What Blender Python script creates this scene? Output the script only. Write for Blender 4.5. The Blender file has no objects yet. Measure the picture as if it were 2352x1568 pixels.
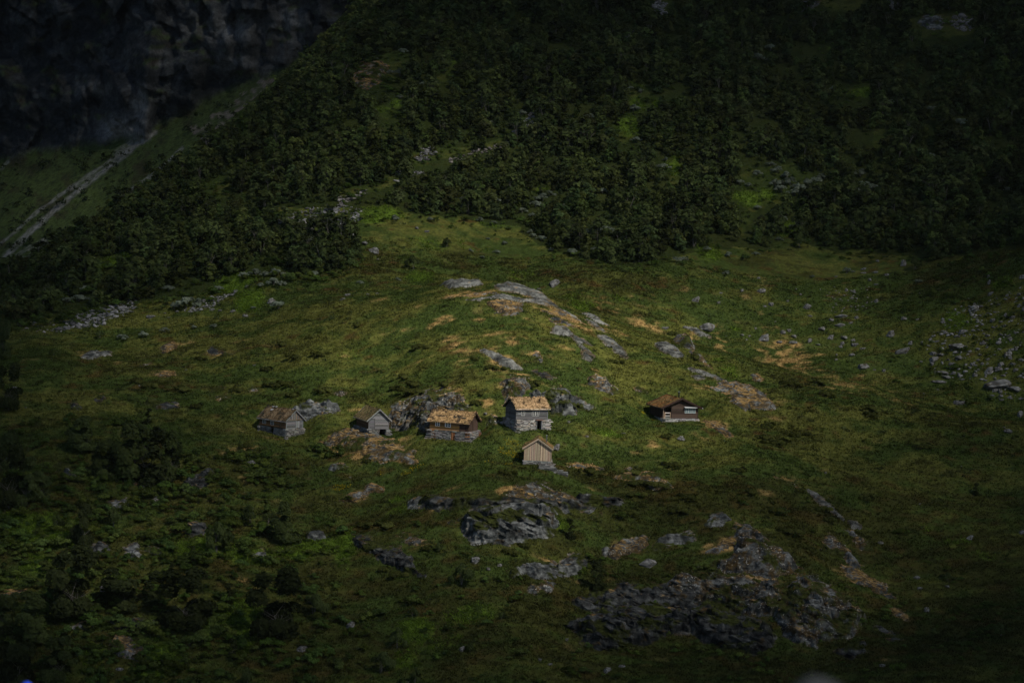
# Summer farm cabins on a mountain knoll under broken cloud: everything is built in world metres, +Y away from the camera.
import bpy, math
import numpy as np
from mathutils import Vector, Matrix

rng = np.random.default_rng(11)
scene = bpy.context.scene
COL = scene.collection
R = math.radians

# ------------------------------------------------------------------ camera
HC = 44.0                       # camera height above the cabins' terrace
PITCH, ROLL = R(3.8), R(2.4)
F = 6022.0                      # focal length in units of the 2352-wide reading of the photo
fw = np.array([0, math.cos(PITCH), -math.sin(PITCH)])
r0 = np.array([1.0, 0, 0]); u0 = np.array([0, math.sin(PITCH), math.cos(PITCH)])
rt = r0 * math.cos(ROLL) + u0 * math.sin(ROLL)
up = -r0 * math.sin(ROLL) + u0 * math.cos(ROLL)
CAM = np.array([0, 0, HC])

def ray(u, v):
    u = np.asarray(u, float); v = np.asarray(v, float)
    return fw + rt * ((u - 1176.0) / F)[..., None] - up * ((v - 784.0) / F)[..., None]

def at_depth(u, v, Y):
    d = ray(u, v)
    return CAM + d * (np.asarray(Y, float) / d[..., 1])[..., None]

def project(P):
    q = np.asarray(P) - CAM
    w = q @ fw
    return 1176 + F * (q @ rt) / w, 784 - F * (q @ up) / w

cam_data = bpy.data.cameras.new("camera")
cam = bpy.data.objects.new("camera", cam_data); COL.objects.link(cam)
cam.matrix_world = Matrix(((rt[0], up[0], -fw[0], CAM[0]), (rt[1], up[1], -fw[1], CAM[1]), (rt[2], up[2], -fw[2], CAM[2]), (0, 0, 0, 1)))
cam_data.sensor_width = 36.0
cam_data.lens = 36.0 * F / 2352.0
cam_data.clip_start, cam_data.clip_end = 0.5, 6000
cam_data.dof.use_dof = True
cam_data.dof.focus_distance = 450.0
cam_data.dof.aperture_fstop = 2.0
scene.camera = cam

# ------------------------------------------------------------------ noise
def _hash(i, j, k, s):
    n = (i.astype(np.int64) * 374761393 + j.astype(np.int64) * 668265263 + k.astype(np.int64) * 2147483647 + s * 1274126177) & 0x7fffffff
    n = ((n ^ (n >> 13)) * 1274126177) & 0x7fffffff
    n = ((n ^ (n >> 15)) * 461845907) & 0x7fffffff
    return (n ^ (n >> 16)) & 0xffff

_G = np.random.default_rng(5).normal(size=(65536 // 64, 3)); _G /= np.linalg.norm(_G, axis=1)[:, None]

def perlin(x, y, z=None, s=0):
    x = np.asarray(x, float); y = np.asarray(y, float)
    z = np.zeros_like(x) + 0.37 if z is None else np.asarray(z, float)
    i, j, k = np.floor(x), np.floor(y), np.floor(z)
    fx, fy, fz = x - i, y - j, z - k
    sx, sy, sz = (t * t * t * (t * (t * 6 - 15) + 10) for t in (fx, fy, fz))
    out = 0.0
    for a in (0, 1):
        for b in (0, 1):
            for c in (0, 1):
                g = _G[_hash(i + a, j + b, k + c, s) & 1023]
                d = g[..., 0] * (fx - a) + g[..., 1] * (fy - b) + g[..., 2] * (fz - c)
                out = out + d * (sx if a else 1 - sx) * (sy if b else 1 - sy) * (sz if c else 1 - sz)
    return out * 1.55

def fbm(x, y, z=None, o=4, s=0, gain=.5):
    t, a, n = 0.0, 1.0, 0.0
    x = np.asarray(x, float); y = np.asarray(y, float)
    for q in range(o):
        t = t + a * perlin(x, y, z, s + q * 17); n += a
        x = x * 2.03; y = y * 2.03; z = None if z is None else z * 2.03; a *= gain
    return t / n

def ridge(x, y, z=None, o=3, s=0):
    t, a, n = 0.0, 1.0, 0.0
    for q in range(o):
        t = t + a * (1 - np.abs(perlin(x, y, z, s + 31 * q)) * 2); n += a
        x = x * 2.1; y = y * 2.1; z = None if z is None else z * 2.1; a *= .5
    return t / n

def sst(a, b, x):
    t = np.clip((x - a) / (b - a), 0, 1)
    return t * t * (3 - 2 * t)

def mixc(a, b, t):
    t = np.asarray(t)[..., None]
    return a * (1 - t) + np.asarray(b) * t

# ------------------------------------------------------------------ mesh and object helpers
def mesh_of(name, V, Fc, col=None, mats=(), smooth=False, midx=None):
    V = np.ascontiguousarray(V, np.float32); Fc = np.ascontiguousarray(Fc, np.int32)
    me = bpy.data.meshes.new(name)
    n, k = Fc.shape
    me.vertices.add(len(V)); me.vertices.foreach_set("co", V.ravel())
    me.loops.add(n * k); me.loops.foreach_set("vertex_index", Fc.ravel())
    me.polygons.add(n)
    me.polygons.foreach_set("loop_start", np.arange(0, n * k, k, dtype=np.int32))
    me.polygons.foreach_set("loop_total", np.full(n, k, np.int32))
    if smooth:
        me.polygons.foreach_set("use_smooth", np.ones(n, bool))
    for m in mats:
        me.materials.append(m)
    if midx is not None:
        me.polygons.foreach_set("material_index", np.ascontiguousarray(midx, np.int32))
    me.update(calc_edges=True)
    if col is not None:
        a = me.color_attributes.new("Col", "FLOAT_COLOR", "POINT")
        c4 = np.ones((len(V), 4), np.float32); c4[:, :3] = np.clip(col, 0, 1)
        a.data.foreach_set("color", c4.ravel())
    return me

def put(name, me, parent=None, loc=None):
    o = bpy.data.objects.new(name, me); COL.objects.link(o)
    if parent is not None: o.parent = parent
    if loc is not None: o.location = loc
    return o

def tag(o, label=None, cat=None, group=None, kind=None):
    if label: o["label"] = label
    if cat: o["category"] = cat
    if group: o["group"] = group
    if kind: o["kind"] = kind
    return o

def thing(name, label, cat, loc=(0, 0, 0), rz=0.0, group=None):
    o = bpy.data.objects.new(name, None); COL.objects.link(o)
    o.location = loc; o.rotation_euler = (0, 0, rz); o.empty_display_size = .5
    return tag(o, label, cat, group)

def grid_faces(nr, nc):
    i = np.arange(nr * nc).reshape(nr, nc)
    return np.stack([i[:-1, :-1], i[:-1, 1:], i[1:, 1:], i[1:, :-1]], -1).reshape(-1, 4)

class MB:
    """collects boxes and faces with a colour each; build() links them as one mesh object"""
    def __init__(s): s.V, s.F, s.C, s.n = [], [], [], 0
    def quads(s, V, Fq, c):
        V = np.asarray(V, float); s.V.append(V); s.F.append(np.asarray(Fq) + s.n); s.n += len(V)
        c = np.asarray(c, float); s.C.append(np.broadcast_to(c, (len(V), 3)) if c.ndim == 1 else c)
    BF = np.array([[0, 3, 2, 1], [4, 5, 6, 7], [0, 1, 5, 4], [1, 2, 6, 5], [2, 3, 7, 6], [3, 0, 4, 7]])
    def hexa(s, V8, c): s.quads(V8, s.BF, c)
    def box(s, x0, x1, y0, y1, z0, z1, c, j=0.0):
        V = np.array([[x0, y0, z0], [x1, y0, z0], [x1, y1, z0], [x0, y1, z0], [x0, y0, z1], [x1, y0, z1], [x1, y1, z1], [x0, y1, z1]], float)
        if j: V = V + rng.uniform(-j, j, V.shape)
        s.hexa(V, c)
    def tube(s, a, b, ra, rb, c, n=8, caps=True):
        a = np.asarray(a, float); b = np.asarray(b, float); d = b - a; d = d / np.linalg.norm(d)
        e = np.cross(d, [0, 0, 1.0] if abs(d[2]) < .9 else [1.0, 0, 0]); e /= np.linalg.norm(e); g = np.cross(d, e)
        t = np.linspace(0, 2 * np.pi, n, endpoint=False)
        ring = np.cos(t)[:, None] * e + np.sin(t)[:, None] * g
        V = np.vstack([a + ring * ra, b + ring * rb, [a], [b]])
        q = [[i, (i + 1) % n, n + (i + 1) % n, n + i] for i in range(n)]
        if caps: q += [[2 * n, (i + 1) % n, i, i] for i in range(n)] + [[2 * n + 1, n + i, n + (i + 1) % n, n + (i + 1) % n] for i in range(n)]
        s.quads(V, q, c)
    def build(s, name, mats, parent=None, loc=None, smooth=False):
        V = np.vstack(s.V); Fq = np.vstack(s.F)
        me = bpy.data.meshes.new(name)
        me.from_pydata(V.tolist(), [], [list(dict.fromkeys(f)) for f in Fq.tolist()])
        for m in mats: me.materials.append(m)
        a = me.color_attributes.new("Col", "FLOAT_COLOR", "POINT")
        c4 = np.ones((len(V), 4), np.float32); c4[:, :3] = np.clip(np.vstack(s.C), 0, 1)
        a.data.foreach_set("color", c4.ravel())
        if smooth: me.polygons.foreach_set("use_smooth", np.ones(len(me.polygons), bool))
        return put(name, me, parent, loc)

# ------------------------------------------------------------------ materials (procedural: a colour attribute varied by noise nodes)
def material(name, rough=.95, spec=.1, scale=3.0, vary=.35, bump=.3, bump_scale=6.0, stretch=(1, 1, 1), leaf=False, rand=0.0, fixed=None, metal=0.0, bdist=.1):
    m = bpy.data.materials.new(name); m.use_nodes = True
    nt = m.node_tree; N = nt.nodes; L = nt.links
    b = N["Principled BSDF"]; out = N["Material Output"]
    b.inputs["Roughness"].default_value = rough; b.inputs["Specular IOR Level"].default_value = spec; b.inputs["Metallic"].default_value = metal
    tc = N.new("ShaderNodeTexCoord"); mp = N.new("ShaderNodeMapping"); mp.inputs["Scale"].default_value = stretch
    L.new(tc.outputs["Object"], mp.inputs["Vector"])
    if fixed is None:
        src = N.new("ShaderNodeAttribute"); src.attribute_name = "Col"; col = src.outputs["Color"]
    else:
        src = N.new("ShaderNodeRGB"); src.outputs[0].default_value = (*fixed, 1); col = src.outputs[0]
    n1 = N.new("ShaderNodeTexNoise"); n1.inputs["Scale"].default_value = scale; n1.inputs["Detail"].default_value = 4; n1.inputs["Roughness"].default_value = .65
    L.new(mp.outputs[0], n1.inputs["Vector"])
    mr = N.new("ShaderNodeMapRange"); mr.inputs[1].default_value = .25; mr.inputs[2].default_value = .75
    mr.inputs[3].default_value = 1 - vary; mr.inputs[4].default_value = 1 + vary
    L.new(n1.outputs["Fac"], mr.inputs[0])
    val = mr.outputs[0]
    if rand:
        oi = N.new("ShaderNodeObjectInfo"); m2 = N.new("ShaderNodeMapRange")
        m2.inputs[3].default_value = 1 - rand; m2.inputs[4].default_value = 1 + rand
        L.new(oi.outputs["Random"], m2.inputs[0])
        mm = N.new("ShaderNodeMath"); mm.operation = "MULTIPLY"; L.new(val, mm.inputs[0]); L.new(m2.outputs[0], mm.inputs[1]); val = mm.outputs[0]
    vm = N.new("ShaderNodeVectorMath"); vm.operation = "SCALE"; L.new(col, vm.inputs[0]); L.new(val, vm.inputs["Scale"])
    L.new(vm.outputs[0], b.inputs["Base Color"])
    if bump:
        n2 = N.new("ShaderNodeTexNoise"); n2.inputs["Scale"].default_value = bump_scale; n2.inputs["Detail"].default_value = 5; n2.inputs["Roughness"].default_value = .7
        L.new(mp.outputs[0], n2.inputs["Vector"])
        bp = N.new("ShaderNodeBump"); bp.inputs["Strength"].default_value = bump; bp.inputs["Distance"].default_value = bdist
        L.new(n2.outputs["Fac"], bp.inputs["Height"]); L.new(bp.outputs[0], b.inputs["Normal"])
    if leaf:
        tr = N.new("ShaderNodeBsdfTranslucent"); L.new(vm.outputs[0], tr.inputs["Color"])
        mx = N.new("ShaderNodeMixShader"); mx.inputs[0].default_value = .42
        L.new(b.outputs[0], mx.inputs[1]); L.new(tr.outputs[0], mx.inputs[2]); L.new(mx.outputs[0], out.inputs["Surface"])
    return m

M_GROUND = material("meadow_ground", scale=2.2, vary=.45, bump=.8, bump_scale=2.6, bdist=.35, spec=0)
M_FAR = material("far_mountain_rock", scale=.8, vary=.5, bump=1.0, bump_scale=.9, bdist=1.4, spec=0)
def rock_material(name, lich, bed=.45, moss=.0):
    """stone: low-frequency colour from the attribute, with bedding, lichen crusts and moss laid on in three dimensions"""
    m = material(name, scale=1.3, vary=.35, bump=1.0, bump_scale=2.6, bdist=.28, spec=0, rough=1, rand=.12)
    nt = m.node_tree; N = nt.nodes; L = nt.links; b = N["Principled BSDF"]
    base = b.inputs["Base Color"].links[0].from_socket
    tc = N.new("ShaderNodeTexCoord")
    def noise(scale, detail, stretch=(1, 1, 1), rot=(0, 0, 0)):
        mp = N.new("ShaderNodeMapping"); mp.inputs["Scale"].default_value = stretch; mp.inputs["Rotation"].default_value = rot
        n = N.new("ShaderNodeTexNoise"); n.inputs["Scale"].default_value = scale; n.inputs["Detail"].default_value = detail; n.inputs["Roughness"].default_value = .62
        L.new(tc.outputs["Object"], mp.inputs["Vector"]); L.new(mp.outputs[0], n.inputs["Vector"]); return n.outputs["Fac"]
    def ramp(f, lo, hi, a=0.0, c=1.0):
        r_ = N.new("ShaderNodeMapRange"); r_.inputs[1].default_value = lo; r_.inputs[2].default_value = hi; r_.inputs[3].default_value = a; r_.inputs[4].default_value = c
        L.new(f, r_.inputs[0]); return r_.outputs[0]
    def mix(f, A, col):
        x = N.new("ShaderNodeMix"); x.data_type = "RGBA"; L.new(f, x.inputs[0]); L.new(A, x.inputs[6]); x.inputs[7].default_value = (*col, 1); return x.outputs[2]
    v = N.new("ShaderNodeVectorMath"); v.operation = "SCALE"; L.new(base, v.inputs[0])
    L.new(ramp(noise(1.0, 4, (.35, .35, 2.6), (R(14), R(-20), 0)), .32, .68, 1 - bed, 1 + bed), v.inputs["Scale"])
    c = v.outputs[0]
    c = mix(ramp(noise(1.1, 4), .56, .64, 0, .75 * (moss > 0) + .0), c, (.060, .040, .016)) if moss else c
    sp = N.new("ShaderNodeSeparateColor"); at = [n for n in N if n.bl_idname == "ShaderNodeAttribute"][0]; L.new(at.outputs["Color"], sp.inputs[0])
    bare = ramp(sp.outputs[2], .0125, .016)                      # lichen grows on bare stone, not on the green mats
    def mul(A, B):
        q = N.new("ShaderNodeMath"); q.operation = "MULTIPLY"; L.new(A, q.inputs[0]); L.new(B, q.inputs[1]); return q.outputs[0]
    c = mix(mul(mul(ramp(noise(2.9, 4), .66 - lich, .72 - lich, 0, .8), bare), ramp(noise(.45, 3), .42, .58)), c, (.42, .41, .375))
    c = mix(ramp(noise(.9, 5, (1, 1, 1.6)), .60, .70, 0, .7), c, (.014, .015, .015))
    L.new(c, b.inputs["Base Color"])
    return m
ROCKS = {"slab": rock_material("smooth_slab_rock", -.02, .15), "rough": rock_material("lichen_rock", .075, .5, 1), "cliff": rock_material("cliff_rock", .015, .45), "dark": rock_material("dark_rock", .0, .6), "tan": rock_material("mossy_rock", .05, .35, 1)}
M_ROCK = rock_material("boulder_rock", .03, .2)
M_STONE = material("dry_wall_stone", scale=5, vary=.35, bump=.6, bump_scale=9, bdist=.05, spec=.15, rough=.85)
M_LEAF = material("leaf", leaf=True, scale=.8, vary=.35, bump=0, spec=.0, rough=.7, rand=.25)
M_BLADE = material("grass_blade", leaf=True, scale=.5, vary=.25, bump=0, spec=0)
M_BARK = material("birch_bark", scale=6, vary=.4, bump=.3, rough=.8)
M_WOOD = material("weathered_wood", scale=9, vary=.4, bump=.4, bump_scale=14, bdist=.02, stretch=(.6, .6, 2.2), rough=.85)
M_TURF = material("turf_roof", scale=2.5, vary=.4, bump=.7, bump_scale=7, bdist=.1)
M_PAINT = material("window_paint", scale=6, vary=.12, bump=.1, rough=.6, spec=.3)
M_METAL = material("stove_pipe_metal", scale=8, vary=.2, bump=0, rough=.4, metal=.8, spec=.5)
M_GLASS = material("window_glass", scale=1.5, vary=.3, bump=0, rough=.12, spec=.2)
M_CLOTH = material("blue_cloth", scale=3, vary=.2, bump=.3, rough=.9)
# ------------------------------------------------------------------ terrain: a thin-plate surface through surveyed points, plus relief
COLS = {
 -250: [(380,1600),(400,1420),(420,1270),(435,1170),(450,1080),(465,1000),(480,935),(495,880),(510,835),(530,795),(550,785),(575,800),(600,835),(640,870),(700,900)],
 0: [(380,1590),(400,1410),(420,1250),(435,1150),(450,1060),(465,975),(480,905),(495,850),(510,800),(530,745),(550,700),(572,650),(600,685),(640,750),(700,830)],
 300: [(380,1590),(400,1410),(420,1250),(435,1150),(450,1060),(465,985),(480,910),(495,850),(510,800),(530,725),(550,650),(575,555),(605,470),(630,500),(660,560),(700,640)],
 600: [(380,1590),(400,1420),(420,1270),(435,1160),(450,1060),(465,980),(480,900),(495,830),(510,760),(530,690),(545,630),(575,500),(600,380),(628,268),(660,300),(700,370)],
 850: [(380,1600),(400,1430),(420,1275),(435,1165),(450,1050),(465,970),(480,875),(495,780),(510,706),(530,655),(550,590),(575,470),(600,350),(630,205),(660,90),(690,62),(720,90)],
 1150: [(380,1580),(400,1395),(412,1290),(421,1215),(429,1122),(438,1080),(450,1005),(465,905),(480,805),(495,718),(508,668),(520,652),(533,670),(548,640),(575,520),(600,400),(630,240),(660,85),(700,-100),(740,-250)],
 1400: [(380,1600),(400,1450),(420,1285),(435,1150),(450,1040),(465,940),(480,850),(495,775),(508,735),(520,745),(533,708),(550,622),(575,520),(600,400),(630,240),(660,85),(700,-100),(740,-250)],
 1700: [(380,1600),(395,1500),(407,1400),(420,1250),(432,1165),(450,1060),(465,975),(480,900),(494,838),(504,815),(516,832),(532,775),(550,670),(575,560),(600,440),(630,260),(660,95),(700,-100),(740,-250)],
 2000: [(380,1600),(400,1460),(420,1320),(435,1210),(450,1105),(465,1010),(480,925),(489,885),(502,902),(516,845),(534,755),(552,675),(575,570),(600,440),(630,260),(660,95),(700,-100),(740,-250)],
 2352: [(380,1580),(400,1450),(420,1320),(435,1215),(450,1120),(465,1030),(477,970),(488,972),(498,910),(508,830),(520,740),(534,650),(552,570),(575,490),(600,380),(630,225),(660,80),(700,-100),(740,-250)],
 2600: [(380,1560),(400,1430),(420,1300),(435,1190),(450,1090),(463,1020),(475,985),(484,920),(494,830),(505,735),(520,620),(540,520),(575,420),(600,340),(630,200),(660,60),(700,-100),(740,-250)],
}
ctl = np.array([at_depth(u, v, Y) for u, L_ in COLS.items() for Y, v in L_])

def _U(r2): return np.where(r2 > 1e-9, r2 * np.log(r2 + 1e-12), 0) * .5
def tps_fit(P, z, lam):
    n = len(P); A = np.zeros((n + 3, n + 3))
    d = P[:, None] - P[None]
    A[:n, :n] = _U((d ** 2).sum(-1)) + lam * np.eye(n)
    A[:n, n] = 1; A[:n, n + 1:] = P; A[n, :n] = 1; A[n + 1:, :n] = P.T
    return np.linalg.solve(A, np.concatenate([z, np.zeros(3)]))
_S = 50.0
_W = tps_fit(ctl[:, :2] / _S, ctl[:, 2], 0.0012)
def tps_eval(x, y):
    x = np.asarray(x, float); sh = x.shape
    Q = np.stack([x.ravel(), np.asarray(y, float).ravel()], -1) / _S
    out = np.empty(len(Q)); P = ctl[:, :2] / _S
    for a in range(0, len(Q), 20000):
        q = Q[a:a + 20000]
        d2 = ((q[:, None] - P[None]) ** 2).sum(-1)
        out[a:a + 20000] = _U(d2) @ _W[:-3] + _W[-3] + q @ _W[-2:]
    return out.reshape(sh)

GX0, GX1, GY0, GY1, GR = -240.0, 240.0, 340.0, 780.0, 0.8
gx = np.arange(GX0, GX1 + .1, GR); gy = np.arange(GY0, GY1 + .1, GR)
_cx = gx[::5]; _cy = gy[::5]
_C = tps_eval(*np.meshgrid(_cx, _cy))

def bilin(A, x, y, x0, y0, res):
    fx = np.clip((np.asarray(x) - x0) / res, 0, A.shape[1] - 1.001); fy = np.clip((np.asarray(y) - y0) / res, 0, A.shape[0] - 1.001)
    i = fx.astype(int); j = fy.astype(int); a = fx - i; b = fy - j
    return A[j, i] * (1 - a) * (1 - b) + A[j, i + 1] * a * (1 - b) + A[j + 1, i] * (1 - a) * b + A[j + 1, i + 1] * a * b

def _cub(A, x, y, x0, y0, res):
    def w(t): return [((-.5 * t + 1) * t - .5) * t, (1.5 * t - 2.5) * t * t + 1, ((-1.5 * t + 2) * t + .5) * t, (.5 * t - .5) * t * t]
    fx = np.clip((x - x0) / res, 1, A.shape[1] - 2.001); fy = np.clip((y - y0) / res, 1, A.shape[0] - 2.001)
    i = np.minimum(fx.astype(int), A.shape[1] - 3); j = np.minimum(fy.astype(int), A.shape[0] - 3)
    wx = w(fx - i); wy = w(fy - j); o = 0
    for q in range(4):
        for p in range(4): o = o + A[j + q - 1, i + p - 1] * wx[p] * wy[q]
    return o

flats = []      # levelled pads (x, y, z, radius) under the cabins
def relief(x, y):
    h = 1.1 * fbm(x / 17, y / 14, o=2, s=3) + .75 * fbm(x / 6.5, y / 5.0, o=3, s=9)
    return h
def base_height(x, y):
    return _cub(_C, x, y, GX0, GY0, GR * 5) + relief(x, y) * 1.0
_X, _Y = np.meshgrid(gx, gy)
H = base_height(_X, _Y)
def ground(x, y): return bilin(H, x, y, GX0, GY0, GR)

def hit(u, v):
    """world point where the line of sight through (u, v) first meets the ground"""
    u = np.atleast_1d(np.asarray(u, float)); v = np.atleast_1d(np.asarray(v, float))
    d = ray(u, v); d = d / d[:, 1:2]
    ys = np.arange(345.0, 775.0, .5)
    P = CAM + d[:, None, :] * ys[None, :, None]
    dz = P[..., 2] - ground(P[..., 0], P[..., 1])
    below = dz < 0
    k = np.where(below.any(1), below.argmax(1), len(ys) - 1)
    k0 = np.maximum(k - 1, 0); a = dz[np.arange(len(u)), k0]; b = dz[np.arange(len(u)), k]
    t = np.clip(a / np.where(np.abs(a - b) < 1e-9, 1, a - b), 0, 1)
    Y = ys[k0] + .5 * t
    Q = CAM + d * Y[:, None]
    Q[:, 2] = ground(Q[:, 0], Q[:, 1])
    return Q

# the photo was surveyed in nine enlarged crops; these turn crop readings into one frame
CROP = {"TL": (0, 0), "TM": (1350, 0), "TR": (2696, 0), "ML": (0, 900), "MM": (1350, 900), "MR": (2696, 900), "BL": (0, 1800), "BM": (1350, 1800), "BR": (2696, 1800)}
def C(crop, x, y):
    if crop == "FV": return np.asarray(x, float), np.asarray(y, float)
    if crop == "CA": return (900 + np.asarray(x, float) / 1.96) / 1.7415, (1450 + np.asarray(y, float) / 1.96) / 1.7415
    if crop == "CB": return (1900 + np.asarray(x, float) / 1.96) / 1.7415, (1450 + np.asarray(y, float) / 1.96) / 1.7415
    a, b = CROP[crop]
    return (a + np.asarray(x, float) / 1.68) / 1.7415, (b + np.asarray(y, float) / 1.68) / 1.7415
def chit(crop, x, y): return hit(*C(crop, x, y))

def inside(px, py, poly):
    """even-odd test, vectorised"""
    r = np.zeros(np.shape(px), bool); n = len(poly); j = n - 1
    for i in range(n):
        xi, yi = poly[i]; xj, yj = poly[j]
        c = ((yi > py) != (yj > py)) & (px < (xj - xi) * (py - yi) / ((yj - yi) or 1e-9) + xi)
        r ^= c; j = i
    return r
def sdist(px, py, poly):
    d = np.full(np.shape(px), 1e9); n = len(poly)
    for i in range(n):
        ax, ay = poly[i]; bx, by = poly[(i + 1) % n]
        ex, ey = bx - ax, by - ay
        t = np.clip(((px - ax) * ex + (py - ay) * ey) / (ex * ex + ey * ey + 1e-9), 0, 1)
        d = np.minimum(d, np.hypot(px - ax - t * ex, py - ay - t * ey))
    return np.where(inside(px, py, poly), d, -d)
# ------------------------------------------------------------------ where the cabins stand (near corner of the timber wall, its foot on the ground, height of stonework)
#        name  corner pixel        ground pixel
SITES = {1: ((656.5, 984.9), (656.5, 996)), 2: ((846.1, 984.9), (846.1, 999)), 3: ((1076.1, 992.0), (1076, 1009)),
         4: ((1186.9, 963.2), (1187, 989.5)), 5: ((1522.7, 960.5), (1522, 966)), 6: ((1203.7, 1056.4), (1204, 1065))}
CORNER = {}
for k, (w, g) in SITES.items():
    p = hit(*g)[0]
    CORNER[k] = at_depth(w[0], w[1], p[1])
def add_pad(cx, cy, z, rad, soft, tilt=.12, wgt=.92):
    global H
    d = np.hypot(_X - cx, _Y - cy)
    m = (1 - sst(rad, rad + soft, d)) * wgt
    H = H * (1 - m) + (z + tilt * (_Y - cy)) * m
for k, (dx, dy, rad, dz) in {1: (-1.5, 3, 4.2, -1.2), 2: (1, 3, 4.2, -1.1), 3: (-3, 3, 4.5, -1.3), 4: (2.5, 3, 4.5, -1.6), 5: (3, 3.2, 5.5, -.3), 6: (2.2, 2.2, 3.2, -.45)}.items():
    c = CORNER[k]; add_pad(c[0] + dx, c[1] + dy, c[2] + dz, rad, 4.5)

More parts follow.
